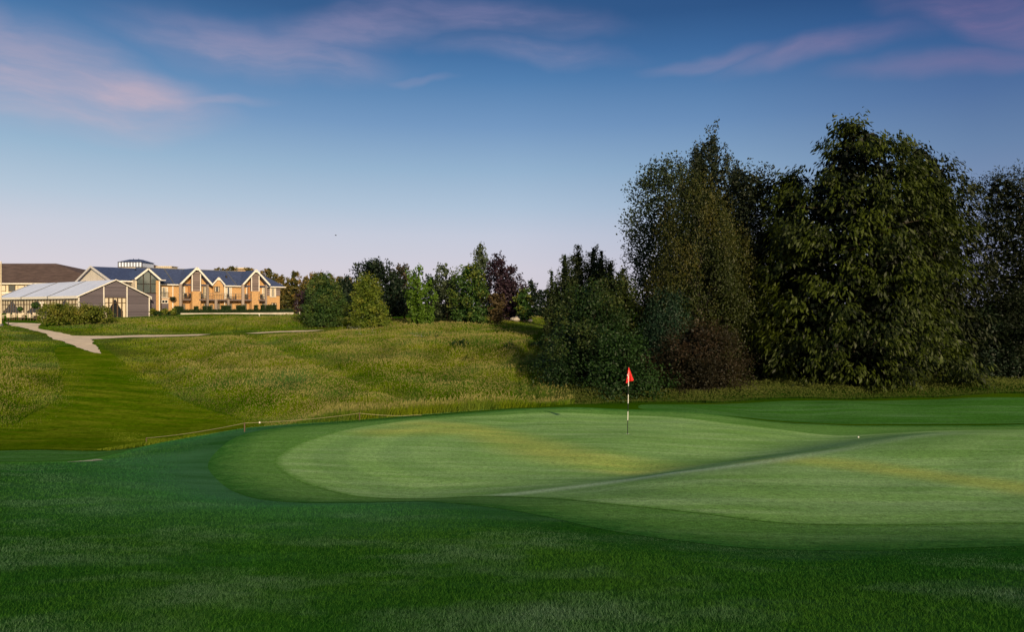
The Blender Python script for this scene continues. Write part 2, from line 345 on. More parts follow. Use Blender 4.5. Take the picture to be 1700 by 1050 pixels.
# the one big ground sheet
def build_ground():
    az = np.r_[np.arange(-180, -52, 4.0), np.arange(-52, -43, 0.5), np.arange(-43, 43, 0.16), np.arange(43, 52, 0.5), np.arange(52, 180, 4.0)]
    rr = np.r_[np.geomspace(0.4, 3, 14)[:-1], np.geomspace(3, 160, 420)[:-1], np.geomspace(160, 5000, 46)]
    A, Rr = np.meshgrid(np.radians(az), rr); P = np.c_[(np.sin(A) * Rr).ravel(), (np.cos(A) * Rr).ravel()]
    Z = H(P); V = np.r_[np.c_[P, Z], [[0, 0, h1(0, 0)]]]; na, nr = len(az), len(rr)
    i = np.arange(nr - 1)[:, None] * na; j = np.arange(na)[None]; jn = (j + 1) % na
    Q = np.stack([i + j, i + jn, i + na + jn, i + na + j], -1).reshape(-1, 4)
    fa, ra = Q, None
    r0 = np.hypot(P[:, 0], P[:, 1])
    # ring-0 fan as degenerate-free quads is not possible: use pairs of columns
    c = len(V) - 1; jj = np.arange(0, na - 1, 2); fan = np.stack([np.full(len(jj), c), jj + 2 - (jj + 2 >= na) * na, jj + 1, jj], -1)
    Q = np.r_[Q[:, ::-1], fan[:, ::-1]]
    Pm = V[:, :2]
    Hm = vnoise(Pm, 0.05, 11, 3)
    inm = in_poly(Pm, MEADOW) | in_poly(Pm, STRIP)
    dm = np.where(inm, poly_dist(Pm, MEADOW, True), 0)
    o = mesh_np('ground', V, Q, M_ground, attrs={'meadow': np.clip(dm / 0.8, 0, 1), 'semi': semi(Pm), 'beyond': np.clip((np.hypot(Pm[:, 0], Pm[:, 1]) - 24) / 5, 0, 1)}, smooth=True)
    tag(o, kind='structure', label='dark green rough turf rolling away from the camera to the horizon'); return o
MEADOW = gpoly([(1040,0,37),(940,0,35.5),(850,0,34),(700,0,32.5),(560,0,31),(440,0,30.5)]) + gpoly([(400,697),(330,677),(270,648),(215,612),(165,580),(150,565),(120,560),(95,572),(98,610),(100,655),(50,690),(0,712),(-150,720),
    (-250,640),(-250,545),(0,541),(60,546),(100,545),(140,534),(300,529),(500,530),(650,534),(800,533),(880,532),(905,541),(925,560),(930,0,50),(1000,0,44),(1100,0,42)])
STRIP = gpoly([(880,0,36.2),(1000,0,37.5),(1100,668),(1180,670),(1300,662),(1400,664),(1550,661),(1700,654),(2000,648),(2000,0,62),(1000,0,50),(880,0,44)])
SEMI = [gpoly([(260,765),(330,812),(450,835),(600,838)]), gpoly([(250,742),(330,728),(405,714),(480,704)])]
def semi(P):
    return np.clip(np.maximum(1.15 - poly_dist(P, SEMI[0]) / 3.2, 1.1 - poly_dist(P, SEMI[1]) / 3.0), 0, 1)
def ground_mat():
    m, t, p, o = pmat('ground_turf', 0.9, 0.0); tc = t.node('ShaderNodeTexCoord').outputs['Object']
    big = t.noise(tc, 0.16, 5, 0.6); mid = t.noise(t.mapping(tc, (0.6, 1.6, 1), (0, 0, R(20))), 0.9, 6, 0.65)
    gr = t.noise(tc, 40, 3, 0.8); g2 = t.noise(tc, 9, 4, 0.7)
    c = t.mix(t.mrange(big, 0.38, 0.62), (0.016, 0.095, 0.008), (0.024, 0.115, 0.018))
    c = t.mix(t.math('MULTIPLY', t.mrange(mid, 0.5, 0.75), 0.7), c, (0.055, 0.145, 0.055))
    k = t.math('ADD', t.math('MULTIPLY', gr, 0.8), t.math('MULTIPLY', g2, 0.8)); kk = t.mrange(k, 0.5, 1.15, 0.45, 1.5)
    cc = t.node('ShaderNodeCombineColor')
    for q in range(3): t.l.new(kk, cc.inputs[q])
    c = t.mix(1.0, c, cc.outputs[0], 'MULTIPLY')
    sm = t.node('ShaderNodeAttribute', attribute_name='semi').outputs['Fac']
    c = t.mix(t.math('MULTIPLY', sm, t.mrange(mid, 0.3, 0.6, 0.35, 1.0)), c, (0.070, 0.20, 0.085))
    md = t.node('ShaderNodeAttribute', attribute_name='meadow').outputs['Fac']
    mb = t.noise(tc, 0.12, 5, 0.6); mm = t.mix(t.mrange(mb, 0.4, 0.6), (0.05, 0.085, 0.010), (0.08, 0.095, 0.015))
    c = t.mix(t.node('ShaderNodeAttribute', attribute_name='beyond').outputs['Fac'], c, t.mix(t.mrange(mb, 0.4, 0.6), (0.035, 0.10, 0.002), (0.06, 0.125, 0.004)))
    c = t.mix(md, c, mm)
    t.l.new(c, p.inputs['Base Color']); 
    b = t.node('ShaderNodeBump'); b.inputs['Strength'].default_value = 0.6; b.inputs['Distance'].default_value = 0.03; t.l.new(k, b.inputs['Height']); t.l.new(b.outputs[0], p.inputs['Normal'])
    return m
M_ground = ground_mat()
ground = build_ground()

def sheet(name, poly, mat, lift, step_az, step_r, label, attrs=None):
    """a sheet following the ground inside an outline"""
    P = np.array(poly); r = np.hypot(P[:, 0], P[:, 1]); a = np.degrees(np.arctan2(P[:, 0], P[:, 1]))
    # subdivide outline
    B = []
    for i in range(len(P)):
        p, q = P[i], P[(i + 1) % len(P)]; L = np.hypot(*(q - p)); n = max(1, int(L / (0.012 * max(r[i], 3))))
        for k in range(n): B.append(p + (q - p) * k / n)
    B = np.array(B)
    if name == 'path': B = B + np.c_[vnoise(B, 0.9, 71, 3) - 0.5, vnoise(B, 0.9, 73, 3) - 0.5] * 0.6
    A, G = np.meshgrid(np.radians(np.arange(a.min(), a.max(), step_az)), np.exp(np.arange(np.log(r.min() * 0.95), np.log(r.max() * 1.05), step_r)))
    Q = np.c_[(np.sin(A) * G).ravel(), (np.cos(A) * G).ravel()]
    Q = Q[in_poly(Q, B.tolist())]; Q = Q[poly_dist(Q, B[::2].tolist(), True) > 0.004 * np.hypot(Q[:, 0], Q[:, 1])]
    allp = np.r_[B, Q]; nb = len(B)
    res = delaunay_2d_cdt([Vector(p) for p in allp], [(i, (i + 1) % nb) for i in range(nb)], [], 1, 1e-5)
    v = np.array([tuple(p) for p in res[0]]); T = np.array([f for f in res[2] if len(f) == 3])
    cen = v[T].mean(1); T = T[in_poly(cen, B.tolist())]
    ar = (v[T[:, 1], 0] - v[T[:, 0], 0]) * (v[T[:, 2], 1] - v[T[:, 0], 1]) - (v[T[:, 1], 1] - v[T[:, 0], 1]) * (v[T[:, 2], 0] - v[T[:, 0], 0])
    T[ar < 0] = T[ar < 0][:, ::-1]
    V = np.c_[v, H(v) + lift]
    o = mesh_np(name, V, T, mat, attrs={k: f(v) for k, f in (attrs or {}).items()}, smooth=True)
    return tag(o, label, kind='structure')
BURN = [smooth_poly(gpoly([(700,706),(790,715),(860,735),(930,755),(1060,780)]), 5, False), smooth_poly(gpoly([(1290,766),(1400,772),(1520,788),(1700,812),(1800,830)]), 5, False), gpoly([(640,718),(760,716)])]
BW = [2.0, 1.1, 1.6]
def burnt(v): return np.max([np.clip(1 - poly_dist(v, b) / w, 0, 1) for b, w in zip(BURN, BW)], axis=0)
def fringe_edge(v): return poly_dist(v, FRINGE, True)
def stripe(v):
    d = poly_dist(v, GREEN, True); return 0.5 + 0.5 * np.sin(d * 2 * math.pi / 1.6) * np.clip(1.6 - d / 2.5, 0.15, 1)
fr = sheet('green_surround', FRINGE, M_fringe, 0.005, 0.45, 0.010, 'mid green mown collar of turf round the putting green', {'edge': fringe_edge})
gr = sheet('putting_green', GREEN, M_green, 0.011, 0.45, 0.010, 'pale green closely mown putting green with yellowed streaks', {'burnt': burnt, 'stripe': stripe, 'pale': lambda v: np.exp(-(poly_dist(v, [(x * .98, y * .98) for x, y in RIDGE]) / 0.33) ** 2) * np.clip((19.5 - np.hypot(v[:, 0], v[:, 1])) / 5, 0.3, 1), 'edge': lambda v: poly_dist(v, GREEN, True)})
fw = sheet('fairway', FAIRWAY, M_fair, 0.03, 0.4, 0.012, 'mown strip running down the slope from the gravel path')
BANK = smooth_poly(gpoly([(1060,678),(1150,686),(1241,694.5),(1365,703.5),(1500,0,28.2),(1700,0,28.4),(2000,0,27),(2050,0,37),(1800,0,37.8),(1700,0,38),(1550,0,38.2),(1400,0,38),(1300,0,37),(1200,0,36),(1100,0,34)]), 5)
M_bank = turf('bank_turf', (0.045, 0.16, 0.016), (0.060, 0.19, 0.025), (0.10, 0.23, 0.07), 0.16, (0.22, 1.8, 1), 0.35, 0.2, 30)
sheet('mown_bank', BANK, M_bank, 0.004, 0.4, 0.010, 'mown rolling bank beyond the right half of the green')
APRON = smooth_poly(gpoly([(240,0,21.8),(225,0,23.6),(100,0,24.2),(-150,0,25.2),(-150,0,19),(0,0,19.5),(120,0,19.6),(200,0,20.4)]), 4)
sheet('mown_hollow', APRON, M_bank, 0.012, 0.3, 0.010, 'mown hollow at the left between the near crest and the fairway')
la = sheet('lawn', LAWN, M_lawn, 0.03, 0.8, 0.02, 'short bright lawn in front of the marquee and the hotel')
for p in PATHS: sheet('path', p, M_sand, 0.035, 0.3, 0.012, 'pale gravel path')
sheet('sand_bunker', gpoly([(112,768.5),(150,767),(172,765),(160,763.5),(120,766)]), M_sand, 0.012, 0.1, 0.004, 'sliver of a sandy hollow at the foot of the bank')

# ------------------------------------------------------------------ grass
def blades(name, P, h, w, lean, tint, mat, wind=(0.3, 0.1), head=None):
    """one mesh of single-triangle blades; optional seed heads"""
    n = len(P); z = H(P); th = rng.uniform(0, math.pi, n); dx, dy = np.cos(th) * w / 2, np.sin(th) * w / 2
    lx = rng.normal(0, lean, n) * h + wind[0] * h * 0.5; ly = rng.normal(0, lean, n) * h + wind[1] * h * 0.5
    a = np.c_[P[:, 0] - dx, P[:, 1] - dy, z - 0.01]; b = np.c_[P[:, 0] + dx, P[:, 1] + dy, z - 0.01]; c = np.c_[P[:, 0] + lx, P[:, 1] + ly, z + h]
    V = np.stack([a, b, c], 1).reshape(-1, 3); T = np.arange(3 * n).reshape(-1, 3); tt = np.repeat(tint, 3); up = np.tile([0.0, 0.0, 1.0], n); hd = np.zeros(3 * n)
    if head is not None:
        k = np.where(rng.random(n) < head)[0]; m = len(k); c2 = c[k]; s = w[k] * 0.9; l = h[k] * 0.2
        e = np.stack([c2 + np.c_[-s, 0 * s, 0 * s], c2 + np.c_[s, 0 * s, 0 * s], c2 + np.c_[lx[k] * 0.12, ly[k] * 0.12, l]], 1).reshape(-1, 3)
        V = np.r_[V, e]; T = np.r_[T, 3 * n + np.arange(3 * m).reshape(-1, 3)]; tt = np.r_[tt, np.repeat(tint[k], 3)]; up = np.r_[up, np.ones(3 * m)]; hd = np.r_[hd, np.ones(3 * m)]
    return mesh_np(name, V, T, mat, attrs={'tint': tt, 'up': up, 'head': hd, 'semi': semi(V[:, :2]) if 'short' in name else np.zeros(len(V))})
def grass_mat(name, root, tip, pale, headc, bluish=None, nscale=0.2):
    m, t, p, o = pmat(name, 0.8, 0.02); tc = t.node('ShaderNodeTexCoord').outputs['Object']
    ti = t.node('ShaderNodeAttribute', attribute_name='tint').outputs['Fac']; up = t.node('ShaderNodeAttribute', attribute_name='up').outputs['Fac']; hd = t.node('ShaderNodeAttribute', attribute_name='head').outputs['Fac']
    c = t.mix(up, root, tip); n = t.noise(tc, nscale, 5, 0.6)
    c = t.mix(t.math('MULTIPLY', t.mrange(t.math('ADD', t.math('MULTIPLY', n, 0.75), t.math('MULTIPLY', ti, 0.25)), 0.42, 0.62), 0.8), c, pale)
    if bluish is not None:
        n2 = t.noise(t.mapping(tc, (0.8, 1.2, 1), (0, 0, R(15)), (9, 3, 0)), nscale * 3, 5, 0.6); c = t.mix(t.math('MULTIPLY', t.mrange(n2, 0.48, 0.7), 0.75), c, bluish)
    sm = t.node('ShaderNodeAttribute', attribute_name='semi').outputs['Fac']; c = t.mix(t.math('MULTIPLY', sm, 0.7), c, (0.035, 0.17, 0.055))
    c = t.mix(hd, c, headc)
    v = t.mrange(ti, 0, 1, 0.35, 1.65) if 'short' in name else t.mrange(ti, 0, 1, 0.55, 1.45); cc = t.node('ShaderNodeCombineColor')
    for q in range(3): t.l.new(v, cc.inputs[q])
    c = t.mix(1.0, c, cc.outputs[0], 'MULTIPLY'); t.l.new(c, p.inputs['Base Color'])
    tr = t.node('ShaderNodeBsdfTranslucent'); t.l.new(c, tr.inputs[0]); mx = t.node('ShaderNodeMixShader'); mx.inputs[0].default_value = 0.3
    t.l.new(p.outputs[0], mx.inputs[1]); t.l.new(tr.outputs[0], mx.inputs[2]); t.l.new(mx.outputs[0], o.inputs[0]); return m
M_near = grass_mat('short_grass', (0.014, 0.060, 0.007), (0.029, 0.142, 0.016), (0.070, 0.185, 0.018), (0.1, 0.1, 0.05), (0.145, 0.25, 0.150), 0.30)
M_mead = grass_mat('meadow_grass', (0.044, 0.110, 0.001), (0.088, 0.182, 0.002), (0.195, 0.215, 0.014), (0.20, 0.185, 0.06), (0.085, 0.16, 0.055), 0.07)
M_strip = grass_mat('margin_grass', (0.010, 0.048, 0.003), (0.024, 0.080, 0.005), (0.044, 0.085, 0.009), (0.07, 0.085, 0.02), None, 0.3)

def polar(n, a0, a1, r0, r1, seed):
    g = np.random.default_rng(seed); a = np.radians(g.uniform(a0, a1, n)); r = np.exp(g.uniform(math.log(r0), math.log(r1), n)); return np.c_[np.sin(a) * r, np.cos(a) * r]
P = polar(1150000, -41, 41, 2.9, 30, 1)
r = np.hypot(P[:, 0], P[:, 1]); keep = ~in_poly(P, FRINGE) & ~in_poly(P, FAIRWAY) & ~in_poly(P, MEADOW) & ~in_poly(P, BANK) & ~in_poly(P, APRON)
P, r = P[keep], r[keep]; n = len(P)
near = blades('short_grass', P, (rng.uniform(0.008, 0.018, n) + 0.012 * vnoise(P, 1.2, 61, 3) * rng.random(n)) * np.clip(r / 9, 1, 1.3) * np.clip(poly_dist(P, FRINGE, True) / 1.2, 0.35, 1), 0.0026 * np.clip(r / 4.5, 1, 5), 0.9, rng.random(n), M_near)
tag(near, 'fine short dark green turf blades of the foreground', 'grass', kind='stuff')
P = polar(900000, -44, 30, 29, 108, 2); r = np.hypot(P[:, 0], P[:, 1]); keep = (in_poly(P, MEADOW) | (poly_dist(P, MEADOW, True) < 1.8)) & (~in_poly(P, FAIRWAY) | (poly_dist(P, FAIRWAY, True) < 1.5 * rng.random(len(P)) ** 3)) & ~in_poly(P, FRINGE) & ~in_poly(P, BANK) & ~in_poly(P, APRON) & (poly_dist(P, FRINGE, True) > 1.0)
for q in PATHS: keep &= ~in_poly(P, q)
PF = polar(260000, -46, -15, 23, 75, 6); PF = PF[in_poly(PF, FAIRWAY)]; nF = len(PF); pf = vnoise(PF, 0.35, 41, 3)
M_fgrass = grass_mat('mown_grass', (0.050, 0.11, 0.0), (0.085, 0.17, 0.001), (0.24, 0.27, 0.03), (0.2, 0.2, 0.1), (0.035, 0.10, 0.0), 0.22)
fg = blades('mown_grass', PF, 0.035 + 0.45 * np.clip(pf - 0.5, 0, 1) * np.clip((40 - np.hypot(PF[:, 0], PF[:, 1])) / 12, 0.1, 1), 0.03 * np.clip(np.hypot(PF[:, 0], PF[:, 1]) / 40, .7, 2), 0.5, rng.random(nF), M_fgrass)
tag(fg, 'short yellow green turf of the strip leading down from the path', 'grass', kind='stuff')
TRACK = gpoly([(385,548),(470,585),(560,620),(640,655),(720,675)])
# wheel tracks through the long grass by the trees
TR = [gpoly([(862,675),(858,640),(868,600),(885,572),(905,556)]), gpoly([(886,672),(878,640),(884,605),(898,575),(915,558)])]
keep &= rng.random(len(P)) > np.clip((P[:, 0] / P[:, 1] - 0.03) / 0.06, 0, 1) * (P[:, 1] < 46)
P, r = P[keep], r[keep]; n = len(P); patch = vnoise(P, 0.12, 21, 3); pk2 = vnoise(P, 0.5, 23, 2)
dpath = np.min([poly_dist(P, q, True) for q in PATHS], axis=0)
lowzone = np.where(in_poly(P, FAIRWAY), 0.16, np.clip(poly_dist(P, FAIRWAY, True) / 3, 0.33, 1)) * np.min([np.clip(poly_dist(P, q) / 0.5, 0.35, 1) for q in TR], axis=0) * np.clip(dpath / 9, 0.10, 1) * np.clip(poly_dist(P, TRACK) / 1.6, 0.35, 1)
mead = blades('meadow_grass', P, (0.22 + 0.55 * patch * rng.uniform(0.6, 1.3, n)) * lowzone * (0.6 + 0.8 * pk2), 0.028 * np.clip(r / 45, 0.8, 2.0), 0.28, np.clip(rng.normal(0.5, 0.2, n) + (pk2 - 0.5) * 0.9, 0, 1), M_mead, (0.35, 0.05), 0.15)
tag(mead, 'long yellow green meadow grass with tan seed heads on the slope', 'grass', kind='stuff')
P = polar(300000, 1, 43, 35, 58, 4); r = np.hypot(P[:, 0], P[:, 1]); keep = in_poly(P, STRIP); P = P[keep]; n = len(P)
edge = np.clip(poly_dist(P, STRIP, True) / 2.0, 0.25, 1)
st = blades('margin_grass', P, rng.uniform(0.18, 0.55, n) * edge * (0.5 + vnoise(P, 0.6, 9, 2)), np.full(n, 0.035), 0.25, rng.random(n), M_strip, (0.3, 0), 0.4)
tag(st, 'tufty long grass along the foot of the right hand trees', 'grass', kind='stuff')
# ------------------------------------------------------------------ trees
def unit(v): return v / np.maximum(np.linalg.norm(v, axis=-1, keepdims=True), 1e-9)
def tube(P, Rd, n=7):
    """tapered tube through points; returns V, quads"""
    P = np.array(P, float); V = []; Q = []
    for i, p in enumerate(P):
        d = P[min(i + 1, len(P) - 1)] - P[max(i - 1, 0)]; d = d / (np.linalg.norm(d) + 1e-9)
        a = np.cross(d, (0.31, 0.92, 0.2)); a /= np.linalg.norm(a) + 1e-9; b = np.cross(d, a)
        for k in range(n):
            t = 2 * math.pi * k / n; V.append(p + (a * math.cos(t) + b * math.sin(t)) * Rd[i])
    for i in range(len(P) - 1):
        for k in range(n): Q.append((i * n + k, i * n + (k + 1) % n, (i + 1) * n + (k + 1) % n, (i + 1) * n + k))
    return np.array(V), np.array(Q)
def leaves_mesh(C, D, Nn, L, W, tint, patch):
    """kite-shaped leaves: centre C, long axis D, normal Nn"""
    D = unit(D); S = unit(np.cross(Nn, D)); n = len(C); up = unit(np.cross(D, S))
    a = C - D * (L / 2)[:, None]; b = C + S * (W / 2)[:, None] + up * (W * 0.18)[:, None]; c = C + D * (L / 2)[:, None]; d = C - S * (W / 2)[:, None] + up * (W * 0.18)[:, None]
    V = np.stack([a, b, c, d], 1).reshape(-1, 3); return V, np.arange(4 * n).reshape(-1, 4), np.repeat(tint, 4), np.repeat(patch, 4)

BARK = mottled('bark', (0.06, 0.048, 0.036), 0.5, 4, 0.95, 0.1, (1, 1, 0.25), bump=0.6)
BIRCHBARK = mottled('birch_bark', (0.10, 0.09, 0.075), 0.6, 3, 0.9, 0.1, (1, 1, 1.6))

STYLES = {  # leaf length (px of the photograph), leaf aspect, leaves per spray, spray length m, out, up, droop of leaves, roughness of outline, shell depth
 'chestnut': dict(l=9.0, a=0.34, k=11, sl=0.9, out=0.8, up=-0.15, droop=0.95, lob=0.30, shell=0.74, rnd=0.35, br=0.15),
 'broad':    dict(l=4.2, a=0.62, k=16, sl=0.9, out=0.7, up=0.25, droop=0.3, lob=0.32, shell=0.72, rnd=0.8, br=0.21),
 'airy':     dict(l=4.2, a=0.70, k=22, sl=1.4, out=0.6, up=0.5, droop=0.3, lob=0.34, shell=0.55, rnd=0.9),
 'upright':  dict(l=4.0, a=0.55, k=30, sl=1.5, out=0.12, up=1.0, droop=0.0, lob=0.22, shell=0.55, rnd=0.9),
 'weeping':  dict(l=3.4, a=0.55, k=30, sl=2.2, out=0.12, up=-1.0, droop=0.8, lob=0.16, shell=0.72, rnd=0.6),
 'conifer':  dict(l=4.4, a=0.34, k=18, sl=0.75, out=0.75, up=0.35, droop=0.2, lob=0.12, shell=0.80, rnd=0.6),
 'ash':      dict(l=5.0, a=0.30, k=22, sl=1.3, out=0.6, up=0.45, droop=0.5, lob=0.28, shell=0.45, rnd=0.8),
 'yew':      dict(l=3.4, a=0.40, k=16, sl=0.5, out=0.75, up=0.35, droop=0.1, lob=0.10, shell=0.86, rnd=0.6, br=0.11, bn=1.3),
 'ball':     dict(l=2.6, a=0.6, k=10, sl=0.12, out=0.6, up=0.3, droop=0.0, lob=0.03, shell=0.94, rnd=0.8, br=0.08, bn=0.5),
 'twiggy':   dict(l=3.8, a=0.40, k=16, sl=1.1, out=0.9, up=0.1, droop=0.3, lob=0.32, shell=0.72, rnd=0.8, br=0.19),
}
def make_tree(name, d, prof, style, mat, label, cat='tree', n=None, group=None, trunk=None, bark=None, seed=0, dens=1.0, depth=0.9, thin_top=None, inner=0.5, leafk=1.0, bare=0.0):
    """prof: rows (photo row, left column, right column) of the crown at distance d; the crown gets the same depth as width"""
    g = np.random.default_rng(seed + 100); S = STYLES[style]; prof = sorted(prof)
    rows = np.array([p[0] for p in prof], float); L = np.array([p[1] for p in prof], float); Rr = np.array([p[2] for p in prof], float)
    cx = (L + Rr) / 2; hw = (Rr - L) / 2 / F * d
    zr = CAM - (rows - HZ) / F * d; xc = (cx - 850) / F * d
    bx = float(np.interp(rows[-1], rows, xc)); bx = float(xc[len(xc) // 2:].mean()); bz = h1(bx, d)
    z_top = zr[0]; z_bot = max(zr[-1], bz + bare)
    root = empty(name, (bx, d, bz)); tag(root, label, cat, group)
    fz = lambda z: (np.interp(z, zr[::-1], xc[::-1]) - bx, np.interp(z, zr[::-1], hw[::-1]))
    # number of sprays from the visible area
    area = np.trapezoid(hw[::-1], zr[::-1]) * 2 if hasattr(np, 'trapezoid') else np.trapz(hw[::-1], zr[::-1]) * 2
    lf = S['l'] / F * d * leafk; la = lf * lf * S['a'] * 0.5
    N = int(dens * 5.2 * area / (la * S['k'])) if n is None else n
    N = max(N, 30)
    zz = np.linspace(z_bot, z_top, 400); wz = np.maximum(fz(zz)[1], 0.05); cdf = np.cumsum(wz); cdf /= cdf[-1]
    ph = g.uniform(0, 6.28, 8); Ht = z_top - z_bot
    # boughs: foliage is gathered in masses that stand apart, with dark gaps between them
    br = S.get('br', 0.17) * (0.35 + hw.max() * 0.42); br = min(br, 1.25); M = max(14, int(area * 2.1 / (br * br * 3.14) * S.get('bn', 1.0)))
    zM = np.interp(g.random(M), cdf, zz); thM = g.uniform(0, 2 * math.pi, M); rM = S['shell'] + (1.0 - S['shell']) * g.random(M)
    lobM = sum(np.sin(thM * k + zM * kz * 6.0 / max(Ht, 4) + p) for k, kz, p in ((2, 1.2, ph[0]), (3, -1.9, ph[1]), (5, 2.7, ph[2]), (4, 4.1, ph[3]), (7, -5.0, ph[4]))) / 2.6
    rM = rM * (1 + S['lob'] * 0.55 * lobM - S['lob'] * 0.25) + (g.random(M) < 0.15) * g.uniform(0, 0.20, M)
    if style == 'upright':
        K = 9 + int(hw.max() * 2.2); sx, sy = g.uniform(-0.85, 0.85, K), g.uniform(-0.8, 0.8, K); topz = np.empty(K)
        for q in range(K):
            zc = zz[fz(zz)[1] > 0.02]; ok = zc[np.abs(sx[q]) * hw.max() <= fz(zc)[1] * 1.02]; topz[q] = (ok.max() if len(ok) else z_bot + .5 * Ht) - abs(g.normal(0, 0.04)) * Ht
        M = max(M, K * 10); si = g.integers(0, K, M); u_ = g.random(M); zM = z_bot + (topz[si] - z_bot) * u_
        br = min(br, 0.5) * 0.6
    inM = g.random(M) < 0.15; rM = np.where(inM, g.uniform(0.3, 0.75, M), rM); oM, wM = fz(zM)
    outM = np.c_[np.cos(thM), np.sin(thM), np.zeros(M)]; rr0 = np.maximum(rM * wM - br * (0.1 if style == 'chestnut' else 0.4), 0.02 * wM)
    CM = np.c_[oM + outM[:, 0] * rr0, outM[:, 1] * rr0 * depth, zM - bz]; tM = g.random(M)
    if style == 'upright':
        flare = (0.55 + 0.45 * u_); wz_ = hw.max(); CM = np.c_[oM + sx[si] * wz_ * flare, sy[si] * wz_ * flare * depth, zM - bz]
    bi = g.integers(0, M, N); og = g.normal(0, 1, (N, 3)); og = og / np.linalg.norm(og, axis=1, keepdims=True) * (g.random((N, 1)) ** 0.5)
    vert = 2.2 if style in ('weeping', 'upright') else 0.5 if style in ('chestnut', 'conifer') else 0.75
    C = CM[bi] + og * br * (1, 1, vert); C[:, 2] = np.where(C[:, 2] + bz > z_top, C[:, 2] - br * g.random(N), C[:, 2])
    z = np.clip(C[:, 2] + bz, z_bot, z_top); out = unit(outM[bi] * 0.6 + og * (1, 1, 0.2) * 0.8); w = wM[bi]; lob = lobM[bi]; hh = (z - z_bot) / max(Ht, 0.1)
    C[:, 2] = np.maximum(C[:, 2], 0.1)
    # a spray: leaves strung along a spine that reaches out of the crown
    slope = np.clip(1.2 - w / max(hw.max(), .1), 0, 1)
    sp = unit(out * S['out'] + np.array([0, 0, 1.0]) * (S['up'] + slope * 0.35 * (S['up'] > -0.5))[:, None] + g.normal(0, 0.25, (N, 3)))
    sl = S['sl'] * g.uniform(0.6, 1.25, N) * min(1.0, 0.35 + hw.max() / 5)
    if style == 'upright': C[:, 2] -= sl * 0.5
    k = S['k']; u = g.random((N, k)); spread = (0.16 if style in ('weeping', 'upright') else 0.22 if style == 'chestnut' else 0.26) * min(1.0, 0.35 + hw.max() / 4)
    Pn = C[:, None] + sp[:, None] * (u * sl[:, None])[..., None] + g.normal(0, 1, (N, k, 3)) * spread * (1.15 - 0.5 * u)[..., None]
    if style == 'weeping': Pn[..., 2] += 0.3 * (1 - u)
    Pn = Pn.reshape(-1, 3); keepz = Pn[:, 2] > 0.05
    spr = np.repeat(sp, k, 0); outr = np.repeat(out, k, 0); m = len(Pn)
    D = unit(spr * 0.8 + g.normal(0, S['rnd'], (m, 3)) + np.array([0, 0, -1.0]) * S['droop'])
    Nn = unit(outr * 0.7 + np.array([0, 0, 0.6]) + g.normal(0, 0.5, (m, 3)))
    Lf = lf * g.uniform(0.65, 1.25, m)
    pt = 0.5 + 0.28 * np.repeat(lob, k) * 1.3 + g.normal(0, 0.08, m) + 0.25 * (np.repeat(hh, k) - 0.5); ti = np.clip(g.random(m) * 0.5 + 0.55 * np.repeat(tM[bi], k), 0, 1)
    if thin_top:
        zt = np.repeat(hh, k); keepz &= ~((zt > thin_top[0]) & (np.repeat(g.random(N), k) < thin_top[1]))
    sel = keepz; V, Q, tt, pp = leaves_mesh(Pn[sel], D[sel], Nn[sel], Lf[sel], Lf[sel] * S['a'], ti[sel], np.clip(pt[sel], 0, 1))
    # shaded inner leaves, larger: close the middle of the crown
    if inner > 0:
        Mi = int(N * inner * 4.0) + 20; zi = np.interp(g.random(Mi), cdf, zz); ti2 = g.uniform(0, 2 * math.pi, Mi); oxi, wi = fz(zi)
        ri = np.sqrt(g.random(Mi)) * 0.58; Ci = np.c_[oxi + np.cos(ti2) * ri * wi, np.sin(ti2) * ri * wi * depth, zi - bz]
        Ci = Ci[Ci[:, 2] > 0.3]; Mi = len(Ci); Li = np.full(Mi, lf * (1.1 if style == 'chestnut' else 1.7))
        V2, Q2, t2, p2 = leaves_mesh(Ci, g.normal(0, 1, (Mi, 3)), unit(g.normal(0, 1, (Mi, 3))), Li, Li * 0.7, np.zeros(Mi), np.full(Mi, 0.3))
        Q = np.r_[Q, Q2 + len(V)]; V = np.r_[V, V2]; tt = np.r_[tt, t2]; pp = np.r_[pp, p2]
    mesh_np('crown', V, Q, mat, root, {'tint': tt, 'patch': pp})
    # trunk and limbs
    hgt = z_top - bz; tr = trunk if trunk else 0.016 * hgt + 0.05 * min(hw.max(), 4) / 4
    nst = 8; top = 0.82 * hgt; pts = []
    for i in range(nst + 1):
        q = i / nst; zq = q * top; oq = fz(np.array([zq + bz]))[0][0] if zq + bz > z_bot else fz(np.array([z_bot]))[0][0] * 0
        pts.append((oq * q * 0.9 + g.normal(0, 0.03) * hgt * 0.2 * (0 < i), g.normal(0, 0.02) * hgt * 0.2 * (0 < i), zq - 0.15 * (i == 0)))
    TV, TQ = tube(pts, [tr * (1.25 if i == 0 else 1) * (1 - 0.85 * i / nst) for i in range(nst + 1)], 8); VV, QQ = [TV], [TQ]; off = len(TV)
    nl = 7 if hgt < 6 else 14 if hgt < 11 else 26
    pick = g.choice(N, min(nl, N), replace=False)
    for j in pick:
        e = C[j] * np.array([0.9, 0.9, 1.0]); s0 = np.clip((e[2] - 0.25 * hgt * g.uniform(0.5, 1)) / top, 0.12, 0.85); b0 = np.array([np.interp(s0, np.linspace(0, 1, nst + 1), [p[q] for p in pts]) for q in range(3)])
        mid = (b0 + e) / 2 + np.array([0, 0, 0.06 * hgt]) + g.normal(0, 0.02 * hgt, 3); r0 = tr * (1 - 0.85 * s0) * 0.5
        v, q = tube([b0, mid, e], [r0, r0 * 0.6, r0 * 0.15], 5); VV.append(v); QQ.append(q + off); off += len(v)
    mesh_np('trunk', np.concatenate(VV), np.concatenate(QQ), bark or BARK, root, smooth=True)
    return root

